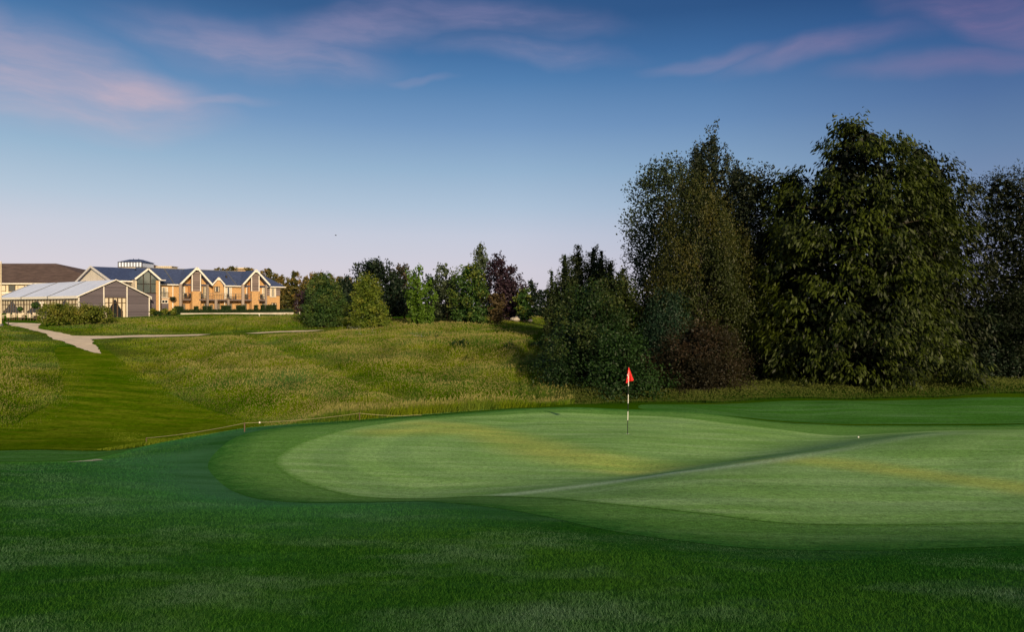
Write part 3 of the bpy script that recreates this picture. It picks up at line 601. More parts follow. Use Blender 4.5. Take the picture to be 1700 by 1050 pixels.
LM = dict(
 chest=leaf_mat('chestnut_leaf', (0.003, 0.008, 0.001), (0.050, 0.070, 0.003), 0.2),
 chest2=leaf_mat('far_chestnut_leaf', (0.005, 0.010, 0.002), (0.022, 0.030, 0.005), 0.15),
 poplar=leaf_mat('poplar_leaf', (0.012, 0.022, 0.010), (0.038, 0.056, 0.022), 0.2),
 dpoplar=leaf_mat('dark_poplar_leaf', (0.008, 0.014, 0.007), (0.026, 0.036, 0.014), 0.15),
 birch=leaf_mat('birch_leaf', (0.008, 0.015, 0.002), (0.034, 0.046, 0.006), 0.2, (0.060, 0.056, 0.007)),
 teal=leaf_mat('bluish_leaf', (0.007, 0.022, 0.010), (0.018, 0.046, 0.022), 0.2),
 brown=leaf_mat('bronze_leaf', (0.008, 0.008, 0.003), (0.028, 0.022, 0.009), 0.2, (0.038, 0.022, 0.010)),
 sycamore=leaf_mat('sycamore_leaf', (0.006, 0.020, 0.004), (0.022, 0.052, 0.012), 0.2, (0.045, 0.062, 0.012)),
 green2=leaf_mat('olive_leaf', (0.008, 0.020, 0.004), (0.034, 0.056, 0.010), 0.2, (0.05, 0.06, 0.012)),
 bush=leaf_mat('bush_leaf', (0.007, 0.024, 0.004), (0.026, 0.062, 0.012), 0.2),
 cypress=leaf_mat('cypress_leaf', (0.010, 0.021, 0.006), (0.042, 0.056, 0.013), 0.1),
 ash=leaf_mat('ash_leaf', (0.006, 0.011, 0.004), (0.020, 0.030, 0.009), 0.2),
 dark=leaf_mat('dark_leaf', (0.005, 0.013, 0.006), (0.016, 0.032, 0.014), 0.15),
 yew=leaf_mat('yew_leaf', (0.018, 0.050, 0.012), (0.060, 0.110, 0.022), 0.1, (0.10, 0.125, 0.022)),
 yew2=leaf_mat('golden_conifer_leaf', (0.045, 0.080, 0.007), (0.13, 0.175, 0.016), 0.1, (0.19, 0.20, 0.022)),
 maple=leaf_mat('bright_leaf', (0.055, 0.12, 0.010), (0.14, 0.24, 0.025), 0.35),
 grey=leaf_mat('grey_leaf', (0.035, 0.055, 0.025), (0.085, 0.11, 0.055), 0.2),
 green=leaf_mat('mid_leaf', (0.020, 0.055, 0.010), (0.060, 0.125, 0.022), 0.2, (0.13, 0.15, 0.022)),
 purple=leaf_mat('purple_leaf', (0.016, 0.010, 0.016), (0.050, 0.026, 0.040), 0.15),
 russet=leaf_mat('russet_leaf', (0.055, 0.040, 0.016), (0.115, 0.080, 0.034), 0.2),
 pink=leaf_mat('reddish_leaf', (0.030, 0.032, 0.018), (0.085, 0.062, 0.042), 0.2),
 pine=leaf_mat('pine_leaf', (0.050, 0.055, 0.014), (0.135, 0.115, 0.030), 0.1, (0.20, 0.13, 0.03)),
 hedge=leaf_mat('hedge_leaf', (0.014, 0.034, 0.010), (0.035, 0.065, 0.018), 0.1),
 shrub=leaf_mat('shrub_leaf', (0.060, 0.085, 0.008), (0.15, 0.18, 0.02), 0.2, (0.21, 0.19, 0.03)),
)
def T(*a, **k): return make_tree(*a, seed=len(bpy.data.objects), **k)
# --- right-hand group
T('chestnut_tree', 46, [(207,1396,1426),(228,1378,1470),(258,1345,1505),(300,1318,1528),(360,1290,1552),(430,1262,1568),(500,1244,1584),(570,1230,1596),(620,1245,1596),(648,1280,1575)], 'chestnut', LM['chest'], 'tallest broad dark tree, its hanging leaves catching yellow light', dens=0.85, leafk=1.0, inner=0.9)
T('chestnut_tree', 50, [(248,1512,1536),(285,1480,1582),(340,1465,1612),(450,1450,1626),(600,1460,1628),(645,1480,1615)], 'chestnut', LM['chest2'], 'dark leafy tree peeping out at the right shoulder of the tallest tree', dens=0.9, inner=0.9)
T('chestnut_tree', 51, [(296,1288,1335),(325,1272,1350),(400,1262,1370),(520,1240,1380),(640,1230,1380)], 'chestnut', LM['chest2'], 'dark shoulder-high tree between the poplars and the tallest tree', dens=0.9, inner=0.9)
T('ash_tree', 50, [(300,1640,1680),(318,1622,1720),(380,1608,1790),(450,1602,1810),(560,1600,1810),(645,1615,1800)], 'ash', LM['ash'], 'dark see-through tree at the right edge with sky between its branches', dens=0.95, thin_top=(0.42, 0.5), inner=0.3)
T('ash_tree', 54, [(330,1780,1840),(380,1740,1900),(500,1720,1920),(640,1740,1900)], 'ash', LM['ash'], 'dark tree mostly cut off by the right edge', dens=1.1, inner=0.5)
T('poplar_tree', 57, [(228,1172,1186),(250,1142,1212),(290,1132,1222),(340,1122,1240),(420,1110,1260),(550,1110,1270),(650,1120,1270)], 'upright', LM['dpoplar'], 'dark poplar with upright spiky shoots standing above the weeping birch', dens=1.0, inner=0.5)
T('aspen_tree', 52, [(276,1085,1108),(300,1066,1140),(335,1046,1150),(400,1040,1160),(450,1042,1160),(550,1060,1160),(650,1070,1150)], 'airy', LM['poplar'], 'airy grey green tree at the left end of the tall group', dens=0.95, thin_top=(0.5, 0.25), inner=0.3)
T('aspen_tree', 53, [(286,1228,1256),(312,1215,1280),(400,1195,1290),(550,1180,1290),(650,1190,1280)], 'airy', LM['dpoplar'], 'dark ragged tree between the poplar and the chestnuts', dens=1.0, inner=0.5)
T('weeping_birch', 46, [(292,1140,1166),(315,1112,1196),(360,1098,1226),(430,1083,1242),(520,1075,1242),(600,1072,1236),(650,1090,1228)], 'weeping', LM['birch'], 'weeping birch with olive yellow hanging curtains of leaves', bark=BIRCHBARK, dens=0.8)
T('weeping_birch', 44, [(483,1090,1130),(515,1070,1150),(580,1062,1160),(640,1060,1168),(660,1070,1160)], 'weeping', LM['teal'], 'low bluish green weeping tree below the tall birch', bark=BIRCHBARK, dens=0.8)
T('hawthorn_bush', 42, [(543,1145,1178),(562,1112,1212),(595,1088,1236),(640,1085,1242),(664,1096,1232)], 'twiggy', LM['brown'], 'bronze brown rounded bush right of the flag', 'bush', dens=0.8)
T('sycamore_tree', 44, [(482,950,985),(505,930,1010),(535,918,1030),(575,902,1045),(620,893,1055),(658,908,1050)], 'broad', LM['sycamore'], 'dark green bushy tree left of the flag in front of the cypresses', dens=0.9)
T('sycamore_tree', 47, [(466,1010,1032),(490,985,1056),(530,975,1070),(600,970,1078),(655,985,1075)], 'broad', LM['green2'], 'olive green bushy tree between the dark bushy one and the weeping birch', dens=0.9)
T('laurel_bush', 40.5, [(560,1012,1050),(590,988,1075),(640,972,1112),(667,990,1112)], 'broad', LM['bush'], 'brighter green bush right behind the flag', 'bush', dens=0.8)
CYG = 'cypresses behind the dark bushy tree'
for px, tp, w, d_, lb in [(916, 452, 9, 60, 'low outermost cypress on the left of the clump'), (938, 425, 15, 60.5, 'pale left cypress of the clump, its tip lower than the next'), (960, 408, 15, 62, 'cypress with the first of the two tallest tips'), (985, 409, 16, 63, 'cypress with the second of the two tallest tips'),
        (998, 417, 13, 61.5, 'cypress leaning against the two tallest tips on their right'), (1013, 434, 15, 61, 'cypress near the right end of the clump'), (1034, 447, 16, 64, 'dark cypress tucked behind the left edge of the airy tree'), (950, 446, 18, 58.5, 'short cypress in front of the tallest tips')]:
    T('cypress_tree', d_, [(tp, px - .6, px + .6), (tp + 12, px - w * .3, px + w * .3), (tp + 40, px - w * .75, px + w * .75), (tp + 90, px - w * 1.15, px + w * 1.15), (600, px - w * 1.3, px + w * 1.3)], 'conifer', LM['cypress'], lb, group=CYG, dens=0.9)
for i, (px, w, tp, d_, lb) in enumerate([(1270, 60, 560, 49, 'dark low bush between the bronze bush and the tallest tree'), (1620, 60, 520, 49, 'dark low bush right of the tallest tree'), (1690, 70, 500, 50, 'dark low bush below the see-through tree'), (1540, 80, 560, 54, 'dark low bush behind the foot of the tallest tree'),
        (1420, 90, 560, 55, 'dark undergrowth bush straight behind the trunk of the tallest tree'), (1330, 70, 540, 56, 'dark undergrowth bush behind the left foot of the tallest tree')]):
    T('undergrowth_bush', d_, [(tp, px - w * .3, px + w * .3), (tp + 40, px - w * .8, px + w * .8), (600, px - w, px + w), (648, px - w * .95, px + w * .95)], 'broad', LM['dark'], lb, 'bush', group='dark bushes under the tall trees', dens=0.7)
# --- middle row
T('yew_tree', 84, [(458,530,545),(470,517,558),(490,509,568),(515,507,572),(530,508,570),(541,514,562)], 'yew', LM['yew'], 'large rounded dark green conifer nearest the hotel', dens=1.0)
T('yew_tree', 80, [(459,600,616),(472,593,627),(500,588,631),(520,583,641),(540,584,646),(549,592,638)], 'yew', LM['yew2'], 'conical yellow green conifer standing in front of the row', dens=1.0)
T('oak_tree', 93, [(437,606,640),(448,592,652),(468,588,668),(500,590,690),(527,602,680)], 'broad', LM['dark'], 'broad dark tree behind the yellow green conifer', bare=1.0)
T('cherry_tree', 97, [(447,656,674),(465,650,686),(500,650,690),(520,660,685)], 'airy', LM['pink'], 'thin reddish tree left of the bright green one')
T('maple_tree', 82, [(440,688,699),(462,674,716),(488,667,729),(512,664,731),(530,674,722),(541,688,708)], 'upright', LM['maple'], 'bright yellow green tree with upright shoots in the middle of the row', dens=0.8, inner=0.3)
T('rowan_tree', 88, [(443,729,744),(460,722,754),(490,718,762),(530,724,764)], 'airy', LM['grey'], 'thin greyish green tree right of the bright green one', inner=0.2)
T('hornbeam_tree', 84, [(442,770,784),(458,760,797),(480,753,806),(510,747,812),(539,756,810)], 'broad', LM['green'], 'dense mid green pointed tree in front of the tall birch')
T('birch_tree', 96, [(406,795,802),(424,785,811),(450,783,815),(480,785,816),(520,790,815)], 'weeping', LM['grey'], 'tallest tree of the middle row, slender and grey green', bark=BIRCHBARK)
T('beech_tree', 92, [(421,820,826),(438,812,838),(456,810,858),(480,814,874),(505,818,880),(533,828,876)], 'broad', LM['purple'], 'dark purple copper beech at the right of the middle row')
T('beech_bush', 84, [(490,818,832),(505,812,840),(525,811,838),(534,818,834)], 'broad', LM['russet'], 'russet brown bush below the purple beech', 'bush')
T('willow_tree', 88, [(482,862,877),(498,858,882),(520,858,882),(532,862,880)], 'broad', LM['green'], 'small green tree at the right foot of the purple beech')
T('plum_tree', 87, [(484,499,511),(498,492,518),(512,492,518),(520,498,514)], 'broad', LM['purple'], 'small dark purple tree left of the rounded conifer', bare=0.8)
fars = [(885, 470, 16, 112, 'dark spruce just right of the purple beech'), (905, 482, 20, 118, 'dark low tree in the gap behind the gravel path'), (925, 476, 22, 116, 'dark tree behind the gap, nearest the cypresses'), (945, 470, 24, 120, 'dark tree half hidden by the leftmost cypress'),
        (575, 462, 22, 125, 'dark tree between the rounded and the conical conifer'), (715, 462, 24, 118, 'dark tree behind the bright green tree'), (750, 466, 24, 116, 'dark tree behind the thin greyish tree'), (655, 470, 24, 120, 'dark tree behind the reddish tree'), (835, 470, 26, 118, 'dark tree behind the purple beech'), (590, 478, 20, 115, 'low dark tree right behind the conical conifer')]
for px, tp, w, d_, lb in fars:
    T('dark_tree', d_, [(tp, px - w * .25, px + w * .25), (tp + 14, px - w * .7, px + w * .7), (tp + 35, px - w, px + w), (530, px - w * .9, px + w * .9)], 'broad', LM['dark'], lb, group='dark trees closing the background', dens=0.7)
pines = [(466, 459, 13), (488, 452, 14), (508, 461, 13), (520, 455, 14), (534, 453, 12), (548, 456, 14), (562, 461, 13), (580, 464, 14), (447, 446, 12), (434, 453, 13), (457, 455, 10), (478, 470, 14)]
plab = ['behind the right end of the hotel', 'tallest pointed one, right of the hotel', 'low one left of the purple tree', 'rising left of the rounded conifer', 'seen over the top of the rounded conifer', 'rising right of the rounded conifer', 'in the gap right of the rounded conifer', 'rightmost, beside the broad dark tree', 'peak over the last hotel gable', 'low one over the hotel roof end', 'slim one touching the hotel hip roof', 'low one behind the hedge end']
for (px, tp, w), pl in zip(pines, plab):
    T('pine_tree', 150 + (px * 7) % 13, [(tp, px - 3, px + 3), (tp + 12, px - w * .7, px + w * .7), (tp + 30, px - w, px + w), (522, px - w * .9, px + w * .9)], 'conifer', LM['pine'], 'orange lit pine, ' + pl, group='pines behind the hotel', dens=0.9, inner=0.35)
for px, tp, w, lb in [(362, 446, 11, 'pine top over the small dormer gable'), (375, 447, 9, 'pine top left of the distant pale block'), (385, 444.5, 9, 'pine top in front of the distant pale block'), (412, 446.5, 7, 'pine top right of the distant pale block')]:
    T('pine_tree', 170, [(tp, px - 3, px + 3), (tp + 3, px - w * .8, px + w * .8), (460, px - w, px + w), (500, px - w, px + w)], 'conifer', LM['pine'], lb, group='pines behind the hotel', dens=0.8)
# ------------------------------------------------------------------ building helpers
class Fr:
    """a building's own frame: x along its front, y into it, z up; 'root' carries the parts"""
    def __init__(s, name, O, U, base, label, cat, group=None):
        s.O = np.array(O, float); U = np.array(U, float); s.U = U / np.linalg.norm(U); s.N = np.array([-s.U[1], s.U[0]]); s.base = base
        s.root = empty(name, (*O, base), math.atan2(s.U[1], s.U[0])); tag(s.root, label, cat, group)
    def s(s, px, t=0.0):
        k = (px - 850) / F; P = s.O + s.N * t; return (k * P[1] - P[0]) / (s.U[0] - k * s.U[1])
    def z(s, py, x, t=0.0):
        P = s.O + s.U * x + s.N * t; return CAM - (py - HZ) / F * P[1] - s.base
class MB:
    def __init__(s): s.V, s.F = [], []
    def box(s, x0, x1, y0, y1, z0, z1):
        o = len(s.V); s.V += [(x0, y0, z0), (x1, y0, z0), (x1, y1, z0), (x0, y1, z0), (x0, y0, z1), (x1, y0, z1), (x1, y1, z1), (x0, y1, z1)]
        s.F += [tuple(o + i for i in f) for f in ((0, 3, 2, 1), (4, 5, 6, 7), (0, 1, 5, 4), (1, 2, 6, 5), (2, 3, 7, 6), (3, 0, 4, 7))]; return s
    def prism(s, pts, y0, y1):
        """outline in x,z pushed through y"""
        o = len(s.V); n = len(pts); s.V += [(x, y0, z) for x, z in pts] + [(x, y1, z) for x, z in pts]
        s.F.append(tuple(o + i for i in range(n))); s.F.append(tuple(o + n + i for i in reversed(range(n))))
        s.F += [(o + i, o + n + i, o + n + (i + 1) % n, o + (i + 1) % n) for i in range(n)]; return s
    def prism_x(s, pts, x0, x1):
        """outline in y,z pushed through x"""
        o = len(s.V); n = len(pts); s.V += [(x0, y, z) for y, z in pts] + [(x1, y, z) for y, z in pts]
        s.F.append(tuple(o + i for i in reversed(range(n)))); s.F.append(tuple(o + n + i for i in range(n)))
        s.F += [(o + i, o + (i + 1) % n, o + n + (i + 1) % n, o + n + i) for i in range(n)]; return s
    def slab(s, q, th):
        """four corners, thickened downwards"""
        o = len(s.V); s.V += [tuple(p) for p in q] + [(p[0], p[1], p[2] - th) for p in q]; n = len(q)
        s.F.append(tuple(o + i for i in range(n))); s.F.append(tuple(o + n + i for i in reversed(range(n))))
        s.F += [(o + i, o + n + i, o + n + (i + 1) % n, o + (i + 1) % n) for i in range(n)]; return s
    def bar(s, a, b, w, h=None):
        h = h or w; a, b = Vector(a), Vector(b); d = (b - a).normalized(); sd_ = d.cross(Vector((0, 0, 1)));
        sd_ = (Vector((1, 0, 0)) if sd_.length < 1e-4 else sd_.normalized()) * (w / 2); u = sd_.cross(d).normalized() * (h / 2); o = len(s.V)
        for p in (a, b): s.V += [tuple(p - sd_ - u), tuple(p + sd_ - u), tuple(p + sd_ + u), tuple(p - sd_ + u)]
        s.F += [tuple(o + i for i in f) for f in ((0, 1, 2, 3), (7, 6, 5, 4), (0, 4, 5, 1), (1, 5, 6, 2), (2, 6, 7, 3), (3, 7, 4, 0))]; return s
    def tube(s, P, Rd, n=8):
        v, q = tube(P, Rd if hasattr(Rd, '__len__') else [Rd] * len(P), n); o = len(s.V); s.V += [tuple(p) for p in v]; s.F += [tuple(int(i) + o for i in f) for f in q]
        m = len(v) - n; s.F += [tuple(o + i for i in range(n)), tuple(o + m + i for i in reversed(range(n)))]; return s
    def ball(s, c, r, nu=10, nv=6):
        o = len(s.V)
        for j in range(nv + 1):
            for i in range(nu):
                a, b = 2 * math.pi * i / nu, math.pi * j / nv; s.V.append((c[0] + r * math.sin(b) * math.cos(a), c[1] + r * math.sin(b) * math.sin(a), c[2] + r * math.cos(b)))
        s.F += [(o + j * nu + i, o + (j + 1) * nu + i, o + (j + 1) * nu + (i + 1) % nu, o + j * nu + (i + 1) % nu) for j in range(nv) for i in range(nu)]; return s
    def build(s, name, mat, parent=None, smooth=False, label=None):
        me = bpy.data.meshes.new(name); me.from_pydata(s.V, [], s.F); me.materials.append(mat); me.update()
        if smooth: me.polygons.foreach_set('use_smooth', [True] * len(me.polygons))
        o = bpy.data.objects.new(name, me); col.objects.link(o)
        if parent: o.parent = parent
        if label: o['label'] = label
        return o
def boards(name, c, horiz=True, pitch=0.18, amt=0.35, along=0.0):
    m, t, p, o = pmat(name, 0.85, 0.15); tc = t.node('ShaderNodeTexCoord').outputs['Object']; sep = t.node('ShaderNodeSeparateXYZ'); t.l.new(tc, sep.inputs[0])
    q = sep.outputs[2] if horiz else t.math('ADD', sep.outputs[0], sep.outputs[1])
    f = t.math('FRACT', t.math('DIVIDE', q, pitch)); cell = t.math('FLOOR', t.math('DIVIDE', q, pitch))
    cv = t.node('ShaderNodeCombineXYZ'); t.l.new(cell, cv.inputs[0]); wn = t.node('ShaderNodeTexWhiteNoise', noise_dimensions='3D'); t.l.new(cv.outputs[0], wn.inputs[0])
    n = t.noise(t.mapping(tc, (0.6, 0.6, 5) if horiz else (5, 5, 0.6)), 2.0, 4, 0.6)
    v = t.math('ADD', t.math('MULTIPLY', wn.outputs[0], 0.5), t.math('MULTIPLY', n, 0.5)); base = t.ramp(v, [(0.2, tuple(x * (1 - amt) for x in c)), (0.8, tuple(x * (1 + amt) for x in c))])
    t.l.new(t.mix(t.mrange(f, 0.0, 0.14, 0.7, 0.0), base, tuple(x * 0.2 for x in c)), p.inputs['Base Color']); return m
B_slate = mottled('roof_slate', (0.058, 0.080, 0.165), 0.3, 2.2, 0.55, 0.4, (1, 1, 3))
B_brick = mottled('buff_brick', (0.52, 0.31, 0.145), 0.28, 3.5, 0.9, 0.15, (1, 1, 2.5))
B_cream = mottled('cream_render', (0.66, 0.56, 0.42), 0.1, 1.5, 0.85, 0.2)
B_white = mottled('white_paint', (0.78, 0.72, 0.66), 0.08, 2, 0.6, 0.3)
B_timber = boards('weathered_timber', (0.20, 0.155, 0.15), True, 0.16)
B_vtimber = boards('upright_timber', (0.30, 0.24, 0.21), False, 0.2)
B_boards = boards('grey_brown_boards', (0.125, 0.105, 0.125), True, 0.22, 0.3)
B_creamb = boards('cream_boards', (0.80, 0.70, 0.58), False, 0.34, 0.12)
B_cedar = boards('cedar_boards', (0.36, 0.17, 0.07), False, 0.25, 0.25)
B_pvc = mottled('white_canvas', (0.68, 0.74, 0.93), 0.08, 0.5, 0.5, 0.3)
B_dark = mottled('dark_frame', (0.035, 0.028, 0.024), 0.3, 3, 0.5, 0.3)
B_brownf = mottled('brown_frame', (0.10, 0.065, 0.04), 0.3, 3, 0.6, 0.3)
B_tile = mottled('brown_roof_tile', (0.115, 0.080, 0.070), 0.35, 1.2, 0.85, 0.15, (0.5, 1, 3))
B_curt = mottled('cream_curtain', (0.66, 0.56, 0.43), 0.12, 5, 0.9, 0.1, (3, 3, 0.5))
B_metal = mottled('grey_metal', (0.20, 0.20, 0.20), 0.2, 4, 0.45, 0.4, metal=0.4)
B_stone = mottled('pale_stone', (0.52, 0.46, 0.40), 0.18, 1.2, 0.9, 0.1)
B_red = mottled('red_cloth', (0.80, 0.035, 0.035), 0.10, 9, 0.8, 0.1)
B_black = mottled('black_paint', (0.015, 0.015, 0.017), 0.2, 6, 0.4, 0.3)
def glassm(name, c, rough=0.06):
    m, t, p, o = pmat(name, rough, 1.0); p.inputs['Base Color'].default_value = (*c, 1); p.inputs['IOR'].default_value = 1.9; return m
B_glass = glassm('window_glass', (0.03, 0.035, 0.045)); B_glassd = glassm('dark_opening', (0.012, 0.012, 0.018), 0.2)
B_gglass = glassm('atrium_glass', (0.10, 0.12, 0.12), 0.04)

def window(fr, x0, x1, z0, z1, t, bars=1, mat=B_white, name='window', curtain=0.0, rail=None, fw=0.09):
    f = MB(); f.box(x0, x1, t - 0.06, t + 0.04, z1 - fw, z1).box(x0, x1, t - 0.06, t + 0.04, z0, z0 + fw).box(x0, x0 + fw, t - 0.055, t + 0.035, z0 + fw, z1 - fw).box(x1 - fw, x1, t - 0.055, t + 0.035, z0 + fw, z1 - fw)
    for i in range(1, bars + 1):
        xx = x0 + (x1 - x0) * i / (bars + 1); f.box(xx - 0.035, xx + 0.035, t - 0.05, t + 0.03, z0 + fw, z1 - fw)
    if rail: f.box(x0 + fw, x1 - fw, t - 0.052, t + 0.032, rail - 0.04, rail + 0.04)
    o = f.build(name, mat, fr.root)
    MB().box(x0 + 0.01, x1 - 0.01, t - 0.02, t + 0.01, z0 + 0.01, z1 - 0.01).build('pane', B_glass, o)
    if curtain:
        w = (x1 - x0) * curtain; c = MB()
        for a, b in ((x0 + fw, x0 + fw + w), (x1 - fw - w, x1 - fw)):
            n = 6
            for i in range(n): c.box(a + (b - a) * i / n, a + (b - a) * (i + 1) / n - 0.01, t - 0.035 + 0.008 * (i % 2), t - 0.022, z0 + fw, z1 - fw)
        c.build('curtain', B_curt, o)
    return o

# ------------------------------------------------------------------ hotel
hO = (-58.8, 112.0); hb = h1(-56, 113) - 0.05
ht = Fr('hotel', hO, (0.699, 0.715), hb, 'two-storey buff brick hotel with blue slate roof, white gables and timber balconies', 'hotel')
Zr, Ze = ht.z(447.3, ht.s(300, 4.5), 4.5), ht.z(471.5, ht.s(300), 0)
sA0, sA1, sA2 = ht.s(300, -1.3), ht.s(326.5, -1.3), ht.s(351, -1.3)
sB0, sB1, sB2 = ht.s(353.5, -0.5), ht.s(362.6, -0.5), ht.s(371.5, -0.5)
sC0, sC1, sC2 = ht.s(404.5, -1.3), ht.s(424.5, -1.3), ht.s(446, -1.3)
sE = ht.s(464.5, 0.0); s0 = ht.s(262, 0.0)
MB().box(s0, sE, 0.0, 9.0, -0.6, Ze).build('wall', B_brick, ht.root)
rf = MB(); hipx = ht.s(428, 4.5)
# main slate roof: front and back slopes, hipped right end, with a small eave overhang
rf.prism_x([(-0.45, Ze - 0.12), (4.5, Zr), (9.45, Ze - 0.12), (9.3, Ze - 0.26), (4.5, Zr - 0.17), (-0.38, Ze - 0.26)], s0 - 2.0, hipx)
rf.slab([(hipx, -0.45, Ze - 0.12), (sE + 0.9, -0.45, Ze - 0.12), (hipx, 4.5, Zr)], 0.12); rf.slab([(sE + 0.9, -0.45, Ze - 0.12), (sE + 0.9, 9.45, Ze - 0.12), (hipx, 4.5, Zr)], 0.12); rf.slab([(sE + 0.9, 9.45, Ze - 0.12), (hipx, 9.45, Ze - 0.12), (hipx, 4.5, Zr)], 0.12)
for a, m, b, t0, zt in ((sA0, sA1, sA2, -1.45, Zr), (sC0, sC1, sC2, -1.45, Zr), (sB0, sB1, sB2, -0.6, ht.z(461.8, sB1, -.5))):
    t1 = 4.5 if zt == Zr else 2.2; za = ht.z(472.5 if zt == Zr else 473, a, t0)
    rf.prism([(a - 0.12, za), (m, zt + 0.03), (b + 0.12, za), (b - 0.02, za - 0.14), (m, zt - 0.16), (a + 0.02, za - 0.14)], t0, t1)
roof = rf.build('roof', B_slate, ht.root)
rc = MB().bar((s0 - 2, 4.5, Zr + 0.03), (hipx, 4.5, Zr + 0.03), 0.2, 0.1)
for px0, px1 in ((277, 284), (380, 387)):
    xa, xb = ht.s(px0, 4.5), ht.s(px1, -0.4); xa = xb = (xa + xb) / 2; rc.bar((xa, 4.45, Zr + 0.02), (xb, -0.4, Ze - 0.06), 0.1, 0.12)
rc.build('ridge_cap', B_metal, roof)
MB().box(s0, sA0, -0.56, -0.44, Ze - 0.30, Ze - 0.12).build('gutter', B_white, ht.root); MB().box(sB2 + .1, sC0 - .1, -0.56, -0.44, Ze - 0.30, Ze - 0.12).build('gutter', B_white, ht.root); gt = MB().box(sC2 + .1, sE + 0.95, -0.56, -0.44, Ze - 0.30, Ze - 0.12).box(sE + 0.85, sE + 0.97, -0.44, 9.4, Ze - 0.30, Ze - 0.12)
gt.build('gutter', B_white, ht.root)
def gable(a, m, b, t0, zt, za, w, face=None):
    g = MB()
    for p, q in (((a - 0.18, za - 0.05), (m, zt)), ((b + 0.18, za - 0.05), (m, zt))): g.bar((p[0], t0 - 0.05, p[1]), (q[0], t0 - 0.05, q[1]), 0.10, w)
    g.prism([(m - 0.42, zt - 0.45), (m, zt - 0.02), (m + 0.42, zt - 0.45)], t0 - 0.09, t0 + 0.02)
    return g.build('bargeboard', B_white, ht.root)
DK = ht.z(497, ht.s(320), -1.3)            # balcony floor level
for (a, m, b) in ((sA0, sA1, sA2), (sC0, sC1, sC2)):
    za = ht.z(472.5, a, -1.45); gable(a, m, b, -1.45, Zr + 0.05, za, 0.28)
    # gable wall set back under the roof, with a cedar-lined left reveal
    MB().prism([(a + 0.1, za - 0.2), (m, Zr - 0.25), (b - 0.1, za - 0.2)], -0.25, -0.02).build('gable_wall', B_brick, ht.root)
    wv = 0.62
    MB().box(m - 0.95, m - wv, -0.32, -0.03, DK, Zr - 1.1).build('reveal', B_cedar, ht.root)
    MB().box(m - wv, m + wv, -1.15, -0.04, ht.z(484, m, -1.1), Zr - 0.62).build('timber_screen', B_timber, ht.root)
    MB().box(m - wv - 0.06, m + wv + 0.06, -1.22, -0.03, -0.6, ht.z(484, m, -1.1) - 0.003).build('pier', B_brick, ht.root)
    MB().box(m - wv - 0.14, m - wv, -1.2, -1.08, ht.z(484, m, -1.1), Zr - 0.95).box(m + wv, m + wv + 0.14, -1.2, -1.08, ht.z(484, m, -1.1), Zr - 0.95).build('screen_post', B_white, ht.root)
zB = ht.z(461.8, sB1, -.5); zb_ = ht.z(473, sB0, -.5)
gable(sB0, sB1, sB2, -0.6, zB + 0.05, zb_, 0.2)
MB().prism([(sB0 + 0.1, DK + .01), (sB0 + 0.1, zb_), (sB1, zB - 0.1), (sB2 - 0.1, zb_), (sB2 - 0.1, DK + .01)], -0.5, -0.02).build('gable_wall', B_brick, ht.root)
window(ht, ht.s(355.6, -.5), ht.s(364.5, -.5), ht.z(485.5, sB1, -.5), ht.z(476, sB1, -.5), -0.53, 2, B_brownf, curtain=0.2)
# balconies
def balcony(pa, pb, rail=True, t0=-1.35):
    a, b = ht.s(pa, t0), ht.s(pb, t0); o = MB().box(a, b, t0, -0.01, DK - 0.24, DK).build('balcony', B_timber, ht.root)
    r_ = MB().box(a, b, t0 + 0.02, t0 + 0.07, DK + 1.0, DK + 1.06)
    n = max(2, int((b - a) / 0.28))
    for i in range(n + 1):
        x = a + (b - a) * i / n; r_.box(x - 0.015, x + 0.015, t0 + 0.03, t0 + 0.06, DK, DK + 1.0)
    r_.build('railing', B_metal, o)
for pa, pb in ((303.5, 317), (331, 350), (350.2, 379), (379.2, 404), (404.5, 418), (429.5, 443)): balcony(pa, pb)
# posts
def post(pa, pb, pt, pbm, t=-1.3, mat=B_vtimber):
    a, b = ht.s(pa, t), ht.s(pb, t); MB().box(a, b, t - 0.14, t + 0.14, ht.z(pbm, a, t), ht.z(pt, a, t)).build('post', mat, ht.root)
for v in ((297.5, 302, 471.5, 520), (342.8, 345.8, 472.5, 521), (356.5, 360.5, 497.6, 521), (376.8, 380.2, 497.6, 521), (401.2, 405.2, 472.5, 520), (440.2, 442.8, 473, 520)): post(*v, t=-1.5)
for px in (287, 371.3): a = ht.s(px, -.12); MB().box(a - 0.06, a + 0.06, -0.14 - .45 * (px > 300), -0.02 - .45 * (px > 300), -0.4, Ze - 0.3).build('downpipe', B_white, ht.root)
# windows: photo columns and rows
def W(p0, p1, r0, r1, t=-0.03, **k):
    a, b = ht.s(p0, t), ht.s(p1, t); window(ht, a, b, ht.z(r1, a, t), ht.z(r0, a, t), t, **k)
W(266.5, 278.5, 477, 494, bars=1, curtain=0.28, mat=B_white, name='balcony_door')
W(303, 307, 476.5, 495, bars=0, curtain=0.3); W(337, 343, 473.5, 496, bars=0, mat=B_dark, curtain=0.3, name='balcony_door')
W(373.5, 384.5, 476.5, 496, bars=2, curtain=0.26, name='balcony_door'); W(409, 413, 477, 496, bars=0, curtain=0.2); W(435, 440, 474.5, 496, bars=0, curtain=0.35, name='balcony_door')
MB().box(ht.s(443.5), sE + 0.03, -0.09, 0.0, DK + 0.75, Ze - 0.26).build('cladding', B_timber, ht.root)
W(448, 458, 477.5, 493.5, t=-0.13, bars=1, curtain=0.3)
for p0, p1, r0 in ((303, 307.5, 505), (338, 344, 504), (349, 353.5, 506), (360.6, 365, 504), (380.6, 385.2, 504), (405.6, 409.5, 504), (435, 440, 503), (450.5, 459, 503)): W(p0, p1, r0, 518, bars=1 if p1 - p0 > 6 else 0, mat=B_brownf, curtain=0.2)
